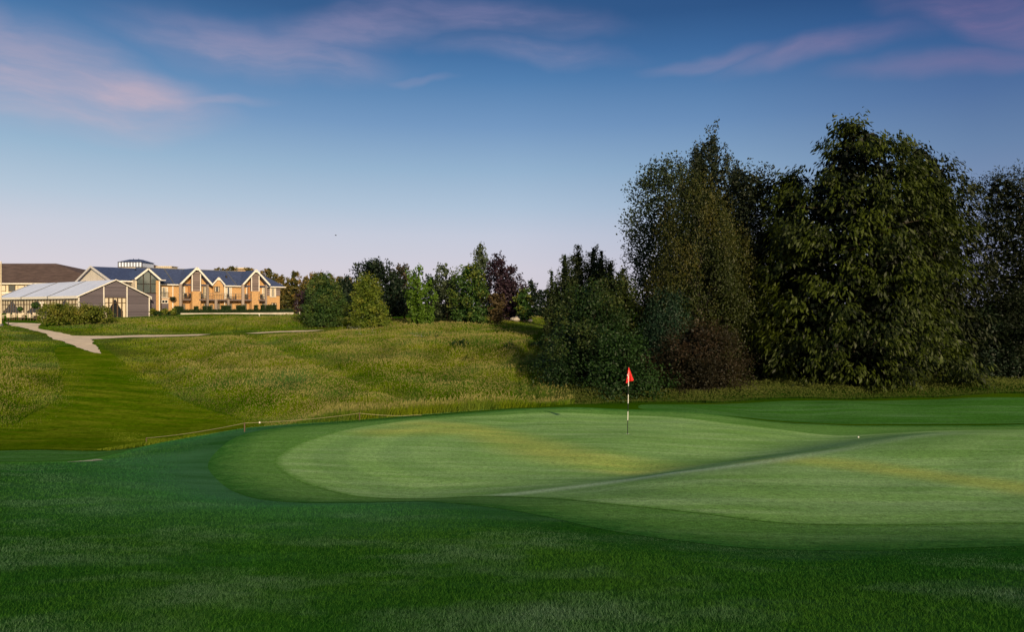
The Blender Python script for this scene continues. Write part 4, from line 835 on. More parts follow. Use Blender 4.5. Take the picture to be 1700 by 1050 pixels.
W(268, 279, 498, 504, bars=1); MB().box(ht.s(268), ht.s(279.5), -0.06, 0.0, -0.4, ht.z(504.5, ht.s(268))).build('cladding', B_boards, ht.root)
MB().box(ht.s(266.5), ht.s(281), -0.10, -0.0, DK + 0.05, DK + 0.17).build('lintel', B_white, ht.root)
rail = MB().box(ht.s(266.5), ht.s(279), -0.3, -0.26, DK + 1.1, DK + 1.15)
for i in range(8): x = ht.s(266.5) + (ht.s(279) - ht.s(266.5)) * i / 7; rail.box(x - .015, x + .015, -.295, -.265, DK + .17, DK + 1.1)
rail.build('railing', B_metal, ht.root)
vt = MB(); a = ht.s(375.5, 2.2); vt.box(a - .12, a + .12, 2.0, 2.3, Ze + 1.2, Ze + 1.75); vt.build('roof_vent', B_dark, roof)
# --- great wing with the cream gable, ridge running the same way
w0 = ht.s(183.2, 0); Zr2 = ht.z(442.8, ht.s(153, 10), 10); Ze2 = ht.z(464.8, w0, 0); w1 = ht.s(246, 10)
MB().box(w0 + 0.25, w1, 0.05, 19.9, -0.6, Ze2 - 0.1).build('wing_wall', B_brick, ht.root)
MB().prism_x([(0.1, Ze2 - 0.2), (10, Zr2 - 0.1), (19.9, Ze2 - 0.2), (19.9, -0.6), (0.1, -0.6)], w0 + 0.1, w0 + 0.24).build('wing_gable', B_creamb, ht.root)
MB().prism_x([(-0.5, Ze2 - 0.1), (10, Zr2), (20.5, Ze2 - 0.1), (20.4, Ze2 - 0.28), (10, Zr2 - 0.18), (-0.42, Ze2 - 0.28)], w0 - 0.2, w1).build('wing_roof', B_slate, ht.root)
g = MB().bar((w0 - 0.25, -0.55, Ze2 - 0.15), (w0 - 0.25, 10, Zr2 - 0.03), 0.1, 0.34).bar((w0 - 0.25, 20.5, Ze2 - 0.15), (w0 - 0.25, 10, Zr2 - 0.03), 0.1, 0.34); g.build('bargeboard', B_white, ht.root)
MB().box(w0 - 0.2, ht.s(226), -0.62, -0.5, Ze2 - 0.30, Ze2 - 0.10).build('gutter', B_white, ht.root)
window(ht, ht.s(206, .05), ht.s(219, .05), ht.z(486, w0, 0), ht.z(467.6, w0, 0), 0.0, 2, B_brownf)
# --- glazed gable
a, m, b = ht.s(226.3, -2), ht.s(245, -2), ht.s(262.3, -2); Zg, zg = ht.z(447, m, -2), ht.z(462.8, a, -2); zs = ht.z(486.5, m, -2)
rg = MB().prism([(a - 0.25, zg - 0.1), (m, Zg), (b + 0.25, zg - 0.1), (b + 0.1, zg - 0.24), (m, Zg - 0.2), (a - 0.1, zg - 0.24)], -2.3, 6.0); rg.build('atrium_roof', B_slate, ht.root)
bb = MB().bar((a - 0.3, -2.36, zg - 0.12), (m, -2.36, Zg + 0.02), 0.1, 0.26).bar((b + 0.3, -2.36, zg - 0.12), (m, -2.36, Zg + 0.02), 0.1, 0.26); bb.box(b + .25, b + 1.1, -2.36, -.5, zg - .22, zg - .1); bb.build('bargeboard', B_white, ht.root)
MB().box(a, b, -1.9, 0.1, -0.6, zs).build('atrium_wall', B_boards, ht.root)
MB().prism([(a + 0.1, zs), (a + 0.1, zg - 0.1), (m, Zg - 0.2), (b - 0.1, zg - 0.1), (b - 0.1, zs)], -1.85, -1.8).build('atrium_glazing', B_gglass, ht.root)
mm = MB()
for q in (0.33, 0.66): x = a + (b - a) * q; mm.box(x - 0.06, x + 0.06, -1.95, -1.84, zs, zg + (Zg - zg) * (1 - abs(q - 0.5) * 2) - 0.2)
mm.box(a, b, -1.96, -1.84, zs + (zg - zs) * 0.62, zs + (zg - zs) * 0.62 + 0.09); mm.box(a, b, -1.97, -1.8, zs - .1, zs + 0.05); mm.build('mullion', B_dark, ht.root)
MB().box(b - 0.28, b + 0.12, -2.0, 0.1, -0.6, zg - 0.24).build('corner_pier', B_brick, ht.root); MB().box(b + .13, b + .30, -2.02, -1.8, -.6, zg - .25).build('downpipe', B_white, ht.root)
MB().box(a - 0.12, a + 0.06, -1.98, 0.0, -0.6, zg - 0.24).build('corner_pier', B_cream, ht.root)
# --- lantern on the wing roof
d_ = 125.0; lx0, lx1 = (195.5 - 850) / F * d_, (236.5 - 850) / F * d_; zz = lambda py: CAM - (py - HZ) / F * d_
ln = empty('roof_lantern', (0, 0, 0)); ln.parent = ht.root; ln.matrix_parent_inverse = Matrix.Identity(4)
Minv = (Matrix.Translation(Vector((*hO, hb))) @ Matrix.Rotation(math.atan2(0.715, 0.699), 4, 'Z')).inverted()
ln.matrix_local = Minv
lb = MB().box(lx0 + .1, lx1 - .1, d_, d_ + 4.2, zz(452), zz(443.4)); lb.build('curb', B_cream, ln)
gl = MB().box(lx0 + .12, lx1 - .12, d_ + .02, d_ + 4.18, zz(443.4), zz(435.6)); gl.build('glazing', B_pvc, ln)
fm = MB()
for i in range(9):
    x = lx0 + .1 + (lx1 - lx0 - .2) * i / 8; fm.box(x - .07, x + .07, d_ - .05, d_ + .04, zz(443.4), zz(435.4))
fm.box(lx0, lx1, d_ - .06, d_ + 4.3, zz(444), zz(443.2)); fm.build('mullion', B_dark, ln)
cxm = (lx0 + lx1) / 2
pr = MB(); base = [(lx0 - .1, d_ - .15, zz(435.4)), (lx1 + .1, d_ - .15, zz(435.4)), (lx1 + .1, d_ + 4.3, zz(435.4)), (lx0 - .1, d_ + 4.3, zz(435.4))]; top = [(cxm - .9, d_ + 1.5, zz(430)), (cxm + .9, d_ + 1.5, zz(430)), (cxm + .9, d_ + 2.7, zz(430)), (cxm - .9, d_ + 2.7, zz(430))]
o_ = len(pr.V); pr.V += base + top; pr.F += [(0, 1, 5, 4), (1, 2, 6, 5), (2, 3, 7, 6), (3, 0, 4, 7), (4, 5, 6, 7), (3, 2, 1, 0)]; pr.bar((cxm - .5, d_ + 2, zz(430)), (cxm - .5, d_ + 2, zz(428.2)), .08); pr.bar((cxm + .5, d_ + 2, zz(430)), (cxm + .5, d_ + 2, zz(428.2)), .08); pr.build('lantern_roof', B_slate, ln)

# --- buildings behind
def simple_building(name, px0, px1, d0, dep, eave, ridge, rp0, rp1, wm, rm, label, cat='building', rows=()):
    x0, x1 = (px0 - 850) / F * d0, (px1 - 850) / F * d0; base = h1((x0 + x1) / 2, d0) - .5; z = lambda py, d: CAM - (py - HZ) / F * d
    r = empty(name, ((x0 + x1) / 2, d0, base)); tag(r, label, cat); xc = (x0 + x1) / 2; X0, X1 = x0 - xc, x1 - xc; ze, zr = z(eave, d0) - base, z(ridge, d0 + dep / 2) - base
    MB().box(X0, X1, 0, dep, 0, ze).build('wall', wm, r)
    r0, r1 = (rp0 - 850) / F * (d0 + dep / 2) - xc, (rp1 - 850) / F * (d0 + dep / 2) - xc
    b = MB(); o = .5; e = ze - .1; b.V += [(X0 - o, -o, e), (X1 + o, -o, e), (X1 + o, dep + o, e), (X0 - o, dep + o, e), (r0, dep / 2, zr), (r1, dep / 2, zr)]; b.F += [(0, 1, 5, 4), (1, 2, 5), (2, 3, 4, 5), (3, 0, 4), (3, 2, 1, 0)]; rf_ = b.build('roof', rm, r)
    MB().box(X0 - o, X1 + o, -o - .1, -o + .02, e - .2, e + .04).build('gutter', B_white, r)
    return r, X0, X1, ze, base, z
r, X0, X1, ze, base, z = simple_building('clubhouse', -260, 172, 138, 24, 470, 437.8, -160, 93, B_cream, B_tile, 'long low building with a wide brown hipped roof behind the marquee')
for i in range(14):
    x = X0 + 22 + i * 1.9
    if x < X1 - 2:
        f = MB().box(x, x + 1.4, -.06, .02, ze - 1.75, ze - .45).build('window', B_brownf, r); MB().box(x + .1, x + 1.3, -.075, -.03, ze - 1.65, ze - .55).build('pane', B_curt if i % 3 else B_glass, f)
MB().box(X0, X1, -.12, -.01, ze - 2.2, ze - 1.95).build('string_course', B_white, r)
simple_building('annexe', 237, 260, 142, 6, 446.5, 439.3, 243, 254, B_brick, B_tile, 'small dark brown hipped roof showing behind the lantern')
# flat roof plant screen
x0, x1 = (259 - 850) / F * 140, (284.5 - 850) / F * 140; zf = lambda py: CAM - (py - HZ) / F * 140
r = empty('plant_enclosure', ((x0 + x1) / 2, 140, 0)); tag(r, 'pale slatted roof enclosure behind the hotel ridge', 'building'); hw_ = (x1 - x0) / 2
MB().box(-hw_, hw_, .1, 3, 0, zf(446)).build('wall', B_brick, r); q = MB()
for i in range(4): q.box(-hw_, hw_, 0, .06, zf(446.5 - i * 1.1), zf(446.5 - i * 1.1) + .08)
for i in range(9): x = -hw_ + i * hw_ / 4; q.box(x - .03, x + .03, -.02, .08, zf(448), zf(442.4))
q.box(-hw_ - .1, hw_ + .1, 0, 3, zf(442.6), zf(442.1)); q.build('slatted_screen', B_cream, r); MB().box(-hw_ + .1, hw_ - .1, .3, 2.8, zf(447), zf(442.7)).build('tank', B_cream, r)
x0, x1 = (385 - 850) / F * 260, (408 - 850) / F * 260; zf = lambda py: CAM - (py - HZ) / F * 260; hw_ = (x1 - x0) / 2
r = empty('distant_block', ((x0 + x1) / 2, 260, 0)); tag(r, 'distant flat topped pale block above the pines and the hotel roof', 'building')
MB().box(-hw_, hw_, 0, 8, 0, zf(446)).build('wall', B_brick, r); MB().box(-hw_ + .4, hw_ + .3, -.2, 8, zf(446), zf(444.6)).build('parapet', B_cream, r)
q = MB()
for i in range(5): x = -hw_ + .8 + i * hw_ / 2.7; q.box(x, x + .9, -.05, .0, zf(449), zf(447))
q.build('window_band', B_glass, r)

# ------------------------------------------------------------------ marquee
mO = (-63.5, 100.0); mb_ = h1(-60, 101)
mq = Fr('marquee', mO, (0.593, 0.805), mb_, 'long white roofed marquee with dark boarded gable end and cream curtains', 'marquee')
GW = 10.1; LN = 33.0; E = mq.z(491.2, 0, 0); A = mq.z(464.6, GW / 2, 0)
MB().prism([(-0.25, E - 0.06), (GW / 2, A), (GW + 0.25, E - 0.06), (GW + 0.2, E - 0.14), (GW / 2, A - 0.1), (-0.2, E - 0.14)], -0.25, LN).build('roof', B_pvc, mq.root)
MB().box(-0.32, -0.24, -0.25, LN, E - 0.42, E - 0.03).box(GW + .24, GW + .32, -.25, LN, E - .42, E - .03).build('eave_valance', B_white, mq.root)
q = MB().bar((-0.28, -0.3, E - 0.14), (GW / 2, -0.3, A - 0.02), 0.10, 0.15).bar((GW + 0.28, -0.3, E - 0.14), (GW / 2, -0.3, A - 0.02), 0.10, 0.15); q.build('gable_trim', B_white, mq.root)
seams = [10.4, 21.2, 32.0]
for y in seams:
    sm = MB()
    for xe, sx in ((-0.27, 1), (GW + 0.27, -1)): sm.bar((xe, y, E - 0.0), (GW / 2, y, A + 0.05), 0.16, 0.05)
    sm.box(-0.38, -0.2, y - 0.12, y + 0.12, E - 0.45, E + 0.03); sm.build('roof_seam', B_metal, mq.root)
p1_, p2_ = mq.s(172, 0), mq.s(210.5, 0)
gap0, gap1 = p1_ + 0.1, p2_ - 0.1; zd = mq.z(494, p1_, 0)
def gl_z(x): return E - 0.2 + (A - E) * (1 - abs(x - GW / 2) / (GW / 2))
MB().prism([(0.05, -0.1), (0.05, E - 0.2), (p1_, gl_z(p1_)), (p1_, -0.1)], -0.02, 0.06).prism([(p1_ + .001, zd), (p1_ + .001, gl_z(p1_)), (GW / 2, A - 0.15), (p2_ - .001, gl_z(p2_)), (p2_ - .001, zd)], -0.02, 0.06).prism([(p2_, -0.1), (p2_, gl_z(p2_)), (GW - 0.05, E - 0.2), (GW - 0.05, -0.1)], -0.02, 0.06).build('gable_wall', B_boards, mq.root)
for x in (0.0, p1_, p2_, GW): MB().box(x - 0.065, x + 0.065, -0.12, 0.1, -0.15, (E - 0.1) if x in (0.0, GW) else gl_z(x)).build('frame_post', B_white, mq.root)
MB().box(GW - .04, GW + .02, .05, LN - .1, -.1, E - .2).build('far_side_wall', B_boards, mq.root); MB().box(.1, GW - .1, LN - .12, LN - .04, -.1, E - .2).build('end_wall', B_boards, mq.root)
def bay(along_x, a, b, off, zt, ncol, name, tent=(0.12, 0.9)):
    """glazed bay with curtains drawn aside like a tent"""
    def P(u, dpt, z): return (u, off + dpt, z) if along_x else (off + dpt, u, z)
    def bx(m, u0, u1, d0, d1, z0, z1):
        if along_x: m.box(u0, u1, off + d0, off + d1, z0, z1)
        else: m.box(off + d0, off + d1, u0, u1, z0, z1)
    f = MB(); bx(f, a, b, 0.0, 0.05, zt - 0.08, zt); bx(f, a, b, 0.0, 0.05, zt - 0.85, zt - 0.77)
    for i in range(ncol + 1):
        u = a + (b - a) * i / ncol; bx(f, u - 0.08, u + 0.08, -0.005, 0.045, 0.0, zt - 0.0)
    fo = f.build(name, B_brownf, mq.root)
    g_ = MB(); bx(g_, a, b, 0.14, 0.16, 0, zt); g_.build('pane', B_glassd, fo)
    c = MB(); mid = (a + b) / 2; half = (b - a) / 2 * tent[1]; H0 = zt - 0.25; prof = [(0.0, H0), (0.10, H0 - 0.12), (0.35, H0 - 0.75), (0.65, H0 - 1.35), (1.0, H0 - 1.85)]
    for sgn in (-1, 1):
        edge = a if sgn < 0 else b; pts = [(mid, zt)] + [(mid + sgn * half * u, z) for u, z in prof]
        for i in range(len(pts) - 1):
            (u0, z0), (u1, z1) = pts[i], pts[i + 1]
            if abs(u1 - u0) < 1e-6: continue
            q4 = [(u0, z0), (u1, z1), (u1, zt), (u0, zt)]; o = len(c.V); c.V += [P(u, 0.10, z) for u, z in q4] + [P(u, 0.12, z) for u, z in q4]
            c.F += [(o, o + 1, o + 2, o + 3), (o + 7, o + 6, o + 5, o + 4), (o, o + 4, o + 5, o + 1)]
        u1 = mid + sgn * half; lo, hi = min(u1, edge), max(u1, edge)
        if hi - lo > 0.05: bx(c, lo, hi, 0.10, 0.12, 0.0, zt)
    c.build('curtain', B_curt, fo)
    return fo
ys = [0.0] + seams
for i in range(3): bay(False, ys[i] + 0.1, ys[i + 1] - 0.1, 0.0, E - 0.42, 9, 'glazed_bay', (0.1, 0.86))
bay(True, gap0, gap1, 0.0, zd, 5, 'glazed_entrance', (0.1, 0.74))
MB().box(-3.0, GW + .5, -2.0, LN, -0.35, -0.06).build('deck', B_stone, mq.root)

# ------------------------------------------------------------------ hedge, walls, shrubs by the hotel
def leaf_boxes(boxes, parent, mat, lf, dens, seed):
    g = np.random.default_rng(seed); C = []
    for (x0, x1, y0, y1, z0, z1) in boxes:
        n = int(dens * (2 * (x1 - x0 + y1 - y0) * (z1 - z0) + (x1 - x0) * (y1 - y0))); f = g.random((n, 3)); p = np.c_[x0 + f[:, 0] * (x1 - x0), y0 + f[:, 1] * (y1 - y0), z0 + f[:, 2] * (z1 - z0)]
        k = g.integers(0, 4, n); p[k == 0, 1] = y0; p[k == 1, 2] = z1; p[k == 2, 0] = np.where(g.random((k == 2).sum()) < .5, x0, x1); p[k == 3, 1] = y0 + .1 * (y1 - y0); C.append(p + g.normal(0, 0.05, p.shape))
    C = np.concatenate(C); m = len(C); V, Q, tt, pp = leaves_mesh(C, g.normal(0, 1, (m, 3)), unit(g.normal(0, 1, (m, 3)) + (0, -.7, .5)), lf * g.uniform(.7, 1.3, m), lf * .6 * g.uniform(.7, 1.3, m), g.random(m), g.random(m) * .4)
    return mesh_np('foliage', V, Q, mat, parent, {'tint': tt, 'patch': pp})
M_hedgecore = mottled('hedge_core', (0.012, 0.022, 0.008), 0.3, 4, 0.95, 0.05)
hf = -3.4
def hs(px): return ht.s(px, hf)
def hz(py, px): return ht.z(py, hs(px), hf)
hd = empty('hedge', (*hO, hb), math.atan2(0.715, 0.699)); tag(hd, 'long dark clipped hedge with taller square blocks in front of the hotel', 'hedge')
hbx = [(hs(290), hs(487), hf, hf + 0.9, -0.3, hz(514.5, 320))]
for p0, p1, tp in ((290.5, 304.5, 509.5), (324, 330, 509.5), (338.5, 344, 509), (346.5, 352, 509), (369, 384, 508), (394.5, 408.5, 507.5), (424, 429, 507.5), (435, 440.5, 507), (443.5, 459.5, 507)): hbx.append((hs(p0), hs(p1), hf + .02, hf + 0.8, -0.3, hz(tp, p0)))
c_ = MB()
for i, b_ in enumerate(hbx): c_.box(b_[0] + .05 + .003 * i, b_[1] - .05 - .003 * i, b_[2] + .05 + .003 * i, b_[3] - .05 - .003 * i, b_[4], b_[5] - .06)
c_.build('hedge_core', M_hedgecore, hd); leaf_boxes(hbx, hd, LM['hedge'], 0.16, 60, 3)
wl = MB().box(ht.s(300, -4.4), ht.s(487, -4.4), -4.5, -4.2, -1.2, ht.z(519.6, ht.s(400, -4.4), -4.4)); wo = wl.build('low_wall', B_stone, None)
wo.location = (*hO, hb); wo.rotation_euler = (0, 0, math.atan2(0.715, 0.699)); tag(wo, 'low pale retaining wall in front of the clipped hedge', 'wall')
def shrub(px, py0, py1, w, d, mat, label, group=None, cat='shrub', style='ball'):
    hgt = py1 - py0; T('round_shrub', d, [(py0, px - w * .35, px + w * .35), (py0 + hgt * .15, px - w * .72, px + w * .72), (py0 + hgt * .4, px - w * .96, px + w * .96), (py0 + hgt * .75, px - w, px + w), (py1, px - w * .85, px + w * .85)], style, mat, label, cat, group=group, dens=1.1, inner=0.8)
shrub(97, 505.5, 536, 28, 84, LM['shrub'], 'large rounded clipped bush beside the gravel path, left of its paler neighbour', 'bushes by the marquee', 'bush')
shrub(150, 509, 534, 33, 86, LM['shrub'], 'broad yellower loose bush in front of the marquee gable, right of the rounded one', 'bushes by the marquee', 'bush')
for px, w, py0, lb in ((254.5, 5, 514, 'ball of clipped shrub right of the marquee corner'), (273, 5.5, 513.5, 'middle clipped ball shrub under the hotel'), (288, 5, 513, 'clipped ball shrub touching the hedge end'), (263, 6, 518, 'low dark shrub between the clipped balls'), (280.5, 4, 518, 'low dark shrub between the two right hand balls')):
    shrub(px, py0, 523.5, w, 107, LM['shrub'] if py0 < 516 else LM['bush'], lb, 'shrubs under the hotel')
# hanging basket by the hotel door
hbk = MB().ball((0, 0, 0), 0.34, 12, 8); P_ = ht.O + ht.U * ht.s(287, -0.7) + ht.N * (-0.7)
r = empty('hanging_basket', (P_[0], P_[1], CAM - (497.2 - HZ) / F * P_[1])); tag(r, 'round dark hanging basket on the white downpipe of the hotel', 'planter'); hbk.build('basket', B_dark, r)
leaf_boxes([(-.36, .36, -.36, .36, -.1, .34)], r, LM['dark'], 0.16, 120, 8); MB().bar((0, 0, .3), (0, .65, .5), .04).build('bracket', B_dark, r)

# ------------------------------------------------------------------ terrace furniture
def gp(px, d): x = (px - 850) / F * d; return x, d, h1(x, d)
ch = empty('terrace_chair', gp(12, 95)); tag(ch, 'x', 'chair', 'chairs on the terrace')
MB().box(-.26, .26, -.26, .26, .40, .50).build('seat', B_curt, ch); MB().box(-.26, .26, .2, .28, .501, .98).build('backrest', B_curt, ch)
for sx in (-.22, .22):
    for sy in (-.22, .22): MB().box(sx - .03, sx + .03, sy - .03, sy + .03, -.12, .40).build('leg', B_brownf, ch)
for sx in (-.27, .27): MB().box(sx - .03, sx + .03, -.24, .24, .62, .67).build('armrest', B_curt, ch)
tb = empty('terrace_table', gp(20, 95)); tag(tb, 'x', 'table', 'tables on the terrace')
MB().tube([(0, 0, .70), (0, 0, .75)], [.62, .62], 14).build('tabletop', B_curt, tb); MB().tube([(0, 0, -.1), (0, 0, .7)], [.05, .05], 8).build('leg', B_brownf, tb)
def dup(root, loc, rz, label):
    r = root.copy(); col.objects.link(r); r.location = loc; r.rotation_euler = (0, 0, rz); r['label'] = label
    for c in root.children:
        k = c.copy(); col.objects.link(k); k.parent = r
    return r
tabs = [(12, 95.5, 'nearest the white pole'), (27, 96, 'in front of the leftmost curtain gap'), (46, 96, 'left of the topiary bush'), (61, 95.5, 'beside the white lamp post')]
for i, (px, d_, lb) in enumerate(tabs):
    lb2 = 'pale round terrace table ' + lb
    if i == 0: tb.location = gp(px, d_); tb['label'] = lb2
    else: dup(tb, gp(px, d_), 0, lb2)
first = True
for px, d_, lb in tabs:
    for k, (dx, dy, where) in enumerate(((-.95, .1, 'left of'), (.95, .0, 'right of'), (.1, .95, 'behind'), (-.2, -.95, 'in front of'))):
        x, y, z_ = gp(px, d_); x += dx; y += dy; rz = math.atan2(dy, dx) - math.pi / 2; lb2 = 'cream terrace chair %s the table %s' % (where, lb)
        if first: ch.location = (x, y, h1(x, y)); ch.rotation_euler = (0, 0, rz); ch['label'] = lb2; first = False
        else: dup(ch, (x, y, h1(x, y)), rz, lb2)
for px, d_, hh, rr_, lb in ((33.5, 97, 1.5, .32, 'small potted topiary ball between the two left tables'), (58.5, 97.5, 2.0, .5, 'taller potted topiary ball on the terrace left of the lamp post')):
    x, y, z_ = gp(px, d_); r = empty('potted_tree', (x, y, z_)); tag(r, lb, 'potted plant', 'potted topiary on the terrace'); MB().tube([(0, 0, 0), (0, 0, .45)], [.17, .26], 10).build('pot', B_white, r); MB().tube([(0, 0, .4), (0, 0, hh - rr_)], [.03, .03], 6).build('stem', BARK, r)
    g = np.random.default_rng(5); n = 420; v = unit(g.normal(0, 1, (n, 3))); Cn = v * rr_ * g.uniform(.8, 1.05, (n, 1)) + (0, 0, hh); V, Q, tt, pp = leaves_mesh(Cn, g.normal(0, 1, (n, 3)), v, np.full(n, .16), np.full(n, .1), g.random(n), g.random(n) * .5); mesh_np('foliage', V, Q, LM['green'], r, {'tint': tt, 'patch': pp})
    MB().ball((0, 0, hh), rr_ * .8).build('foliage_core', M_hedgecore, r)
x, y, z_ = gp(69.5, 94); r = empty('lamp_post', (x, y, z_)); tag(r, 'white lamp post with two round globes in front of the marquee', 'lamp'); hp = 1.6 + (HZ - 502) / F * 94 - z_
MB().tube([(0, 0, -.2), (0, 0, .5), (0, 0, hp - .3)], [.10, .07, .05]).build('post', B_white, r); MB().bar((-.18, 0, hp - .3), (.22, 0, hp - .3), .05).build('arm', B_white, r)
for sx in (-.14, .2): MB().ball((sx, 0, hp - .1), .14).build('globe', B_white, r)
x, y, z_ = gp(1.6, 84); r = empty('flagpole', (x, y, z_)); tag(r, 'tall plain cream pole at the left edge of the view', 'pole'); hp = 1.6 + (HZ - 436) / F * 84 - z_
MB().tube([(0, 0, -.2), (0, 0, 1.5), (0, 0, hp)], [.10, .085, .055]).build('pole', B_cream, r); MB().ball((0, 0, hp + .05), .09).build('finial', B_cream, r); MB().box(-.16, .16, -.16, .16, -.2, .35).build('base', B_metal, r)
x, y, z_ = gp(13.8, 86); r = empty('bollard', (x, y, z_)); tag(r, 'thin dark post standing in the lawn before the terrace', 'post'); MB().tube([(0, 0, -.1), (0, 0, .58)], [.05, .05]).build('post', B_dark, r); MB().box(-.13, .13, -.05, .05, .5, .62).build('cap', B_dark, r)

# dark chairs on the hotel balconies
bc = empty('balcony_chair', (0, 0, 0)); tag(bc, 'x', 'chair', 'chairs on the hotel balconies')
MB().box(-.25, .25, -.25, .25, .40, .46).build('seat', B_dark, bc); MB().box(-.25, .25, .21, .26, .461, .95).build('backrest', B_dark, bc)
for sx in (-.22, .22):
    for sy in (-.22, .22): MB().box(sx - .025, sx + .025, sy - .025, sy + .025, 0, .40).build('leg', B_dark, bc)
wh = lambda px: (lambda P: (P[0], P[1], hb + DK))(ht.O + ht.U * ht.s(px, -.75) + ht.N * (-.75))
for i, (px, rz, lb) in enumerate([(309, .9, 'dark balcony chair under the left part of the first big gable'), (313.5, -.6, 'dark balcony chair nearer the pier of the first big gable'), (334, .4, 'dark balcony chair right of the first pier'), (380.5, 1.2, 'dark balcony chair in front of the wide balcony door'), (389, -1, 'dark balcony chair right of the wide balcony door'), (409, .5, 'dark balcony chair left of the second pier'), (435, .8, 'dark balcony chair right of the second pier')]):
    if i == 0: bc.location = wh(px); bc.rotation_euler = (0, 0, rz); bc['label'] = lb
    else: dup(bc, wh(px), rz, lb)
# ------------------------------------------------------------------ golf furniture
fx, fd = ground_at(1041.8, 721.5); fz_ = h1(fx, fd) + .024
fs = empty('flagstick', (fx, fd, fz_)); tag(fs, 'golf flagstick with limp red flag and black and white banded pole standing on the green', 'flagstick')
sc_ = fd / F
hts = [0, (721.5 - 699.7) * sc_, (721.5 - 685) * sc_, (721.5 - 671.5) * sc_, (721.5 - 656.5) * sc_, (721.5 - 643) * sc_, (721.5 - 612) * sc_]
V, Q, mi = [], [], []
lean = 0.04 / hts[-1]
for i in range(6):
    v, q = tube([(lean * hts[i], 0, hts[i] - (.05 if i == 0 else 0)), (lean * hts[i + 1], 0, hts[i + 1])], [.0115, .0115], 10); Q += [tuple(int(k) + len(V) for k in f) for f in q]; V += [tuple(p) for p in v]; mi += [i % 2] * len(q)
B_pw = mottled('pole_white', (0.80, 0.78, 0.74), 0.05, 5, 0.5, 0.3)
mesh_np('pole', np.array(V), np.array(Q), None, fs, smooth=True, mats=[B_black, B_pw], midx=mi)
# limp flag: hangs from the pole top in folds
top = np.array([.04, 0, hts[-1]]); hF = 26 * sc_; nu, nv = 26, 22; Vf = []
for j in range(nv + 1):
    v = j / nv
    for i in range(nu + 1):
        u = i / nu; wdt = (0.012 + 0.262 * v ** 0.95); zdrop = v * hF * (1 - 0.20 * u * v)
        xl = -0.10 * v * 1.0; x_ = xl + u * wdt; y_ = -0.045 * math.sin(u * 2 * math.pi * 1.6 + v * .6) * v ** .6 - 0.02 * math.sin(u * 9) * v - .02
        Vf.append((x_ + top[0] - .01, y_, top[2] - zdrop))
Ff = [(j * (nu + 1) + i, j * (nu + 1) + i + 1, (j + 1) * (nu + 1) + i + 1, (j + 1) * (nu + 1) + i) for j in range(nv) for i in range(nu)]
fl = mesh_np('flag', np.array(Vf), np.array(Ff), B_red, fs, smooth=True)
so_ = fl.modifiers.new('t', 'SOLIDIFY'); so_.thickness = 0.004
mk = MB(); pm = [(-.035, .20), (-.052, .225), (-.045, .262), (-.018, .285), (-.012, .315), (-.03, .345), (-.05, .335)]
mk.tube([(top[0] + a_ * .9 - .012, -.075, top[2] - b_) for a_, b_ in pm], .009, 6); mk.build('mark', B_pw, fl, label='white mark near the pole side of the flag')
MB().tube([(0, 0, -.12), (0, 0, -.012)], [.054, .054], 16).build('cup', B_pw, fs)
bx_, bd_ = ground_at(1425, 729); b = MB().ball((0, 0, 0), .0214 * 1.25, 14, 10).build('golf_ball', B_pw, None, True); b.location = (bx_, bd_, h1(bx_, bd_) + .024 + .026); tag(b, 'small white ball lying on the right part of the green', 'golf ball')
# rope barrier along the left edge
rp = [(243, 735, 740), (406, 712, 717), (597, 694, 698)]
rr = empty('rope_barrier', (0, 0, 0)); pts = []
for k, (px, ptop, pbm) in enumerate(rp):
    x, d_ = ground_at(px, pbm + .5); z_ = h1(x, d_); tp = CAM - (ptop - HZ) / F * d_; tp = z_ + .27; pts.append((x, d_, z_, tp))
rr.location = (pts[0][0], pts[0][1], pts[0][2]); tag(rr, 'low rope strung between short dark stakes along the left edge of the mound', 'rope barrier'); o0 = np.array(pts[0][:3])
for x, d_, z_, tp in pts: MB().tube([tuple(np.array((x, d_, z_ - .08)) - o0), tuple(np.array((x, d_, tp + .02)) - o0)], [.022, .018]).build('stake', B_brownf, rr)
x, d_ = ground_at(700, 692); endp = (x, d_, h1(x, d_), h1(x, d_) + .05); rope = MB(); allp = pts + [endp]
M_rope = mottled('rope', (0.30, 0.26, 0.14), 0.25, 30, 0.9, 0.1)
line = []
for (x0, y0, z0, t0), (x1, y1, z1, t1) in zip(allp[:-1], allp[1:]):
    for i in range(9):
        u = i / 9; x, y = x0 + (x1 - x0) * u, y0 + (y1 - y0) * u; z = t0 + (t1 - t0) * u - .22 * u * (1 - u); line.append((x - o0[0], y - o0[1], max(z, h1(x, y) + .06) - o0[2]))
line.append(tuple(np.array((endp[0], endp[1], endp[3])) - o0)); rope.tube(line, .009, 6).build('rope', M_rope, rr)
kx, ky, kz = line[10]; MB().ball((kx, ky, kz), .03).build('knot', B_white, rr)
for px, py, lb in ((430.5, 524.5, 'white tee marker on the lawn below the low wall'), (497.5, 521, 'white tee marker on the lawn near the rounded conifer')):
    x, d_ = ground_at(px, py + 1.5); r = empty('tee_marker', (x, d_, h1(x, d_))); tag(r, lb, 'tee marker', 'tee markers'); MB().tube([(0, 0, -.05), (0, 0, .3)], [.05, .05]).build('post', B_white, r); MB().ball((0, 0, .36), .12).build('head', B_white, r)
x, d_ = ground_at(773, 538); r = empty('marker_post', (x, d_, h1(x, d_))); tag(r, 'short white post in front of the pointed green tree', 'post'); MB().tube([(0, 0, -.05), (0, 0, .75)], [.055, .05]).build('post', B_white, r); MB().ball((0, 0, .76), .055).build('cap', B_white, r)
g = np.random.default_rng(12)
rkx, rkd = ground_at(868, 536)
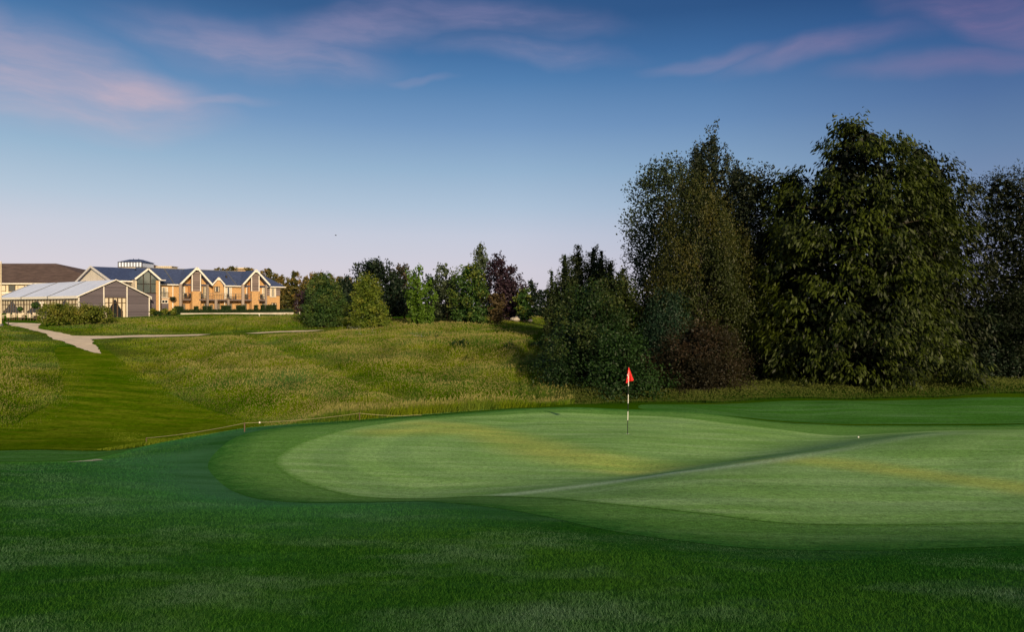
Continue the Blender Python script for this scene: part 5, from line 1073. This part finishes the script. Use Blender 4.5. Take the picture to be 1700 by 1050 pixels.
for i, lb in enumerate(('largest pale boulder on the crest of the meadow', 'middle pale boulder on the crest of the meadow', 'smallest pale boulder on the crest of the meadow')):
    x, y = rkx + (i - 1) * .9, rkd + (i % 2) * .4; bmv = MB().ball((0, 0, .25), .55 - .12 * i, 10, 7); Vb = np.array(bmv.V); Vb = Vb * (1.2, .9, .75) * (1 + .16 * np.sin(Vb * 7 + i).sum(1, keepdims=True) / 1.5); bmv.V = [tuple(p) for p in Vb]; o = bmv.build('boulder', B_stone, None); o.location = (x, y, h1(x, y) + .25); tag(o, lb, 'boulder', 'boulders in the meadow')
for px, py, w, mt, lb in ((765, 580, 12, 'bush', 'low dark bush in the meadow left of the wheel tracks'), (849, 582, 10, 'bush', 'low dark bush beside the wheel tracks'), (776, 604, 9, 'shrub', 'small yellowish bush in the meadow below the dark one'), (895, 577, 8, 'bush', 'tiny dark bush at the foot of the dark bushy tree'), (733, 568, 7, 'bush', 'tiny dark bush high on the meadow')):
    x, d_ = ground_at(px, py); T('meadow_bush', d_, [(py - w * 1.1, px - w * .3, px + w * .3), (py - w * .6, px - w * .8, px + w * .8), (py, px - w, px + w)], 'twiggy', LM[mt], lb, 'bush', group='small bushes in the meadow', dens=0.8, inner=0.6)
# white flowers in the meadow
FL = []
for cx_, cy_, sx_, sy_, n_ in ((585, 549, 22, 6, 60), (697, 562, 14, 3, 24), (610, 553, 40, 8, 30)):
    for i in range(n_): FL.append(ground_at(cx_ + g.normal() * sx_ * .5, cy_ + 3 + g.normal() * sy_ * .5))
FLm = MB()
for x, y in FL:
    z = h1(x, y) + g.uniform(.35, .6); s_ = g.uniform(.05, .10); FLm.V += [(x - s_, y, z), (x, y - s_, z + s_ * .4), (x + s_, y, z), (x, y + s_, z + s_ * .4)]; k = len(FLm.V) - 4; FLm.F.append((k, k + 1, k + 2, k + 3))
o = FLm.build('wild_flowers', B_pw, None); tag(o, 'scattered white flowers in the upper meadow', 'flowers', kind='stuff')
# a bird high over the trees
bd = empty('bird', ((557.5 - 850) / F * 150, 150, CAM + (HZ - 391) / F * 150)); tag(bd, 'small dark bird in the sky above the row of trees', 'bird')
MB().tube([(-.22, 0, 0), (-.1, 0, .01), (.08, 0, .01), (.2, 0, .03), (.26, 0, .02)], [.01, .06, .07, .04, .008], 8).build('body', B_black, bd, True)
for s_ in (-1, 1): MB().slab([(-.08, s_ * .04, .03), (.08, s_ * .04, .03), (.05, s_ * .30, .14), (-.10, s_ * .48, .06)], .012).build('wing', B_black, bd)
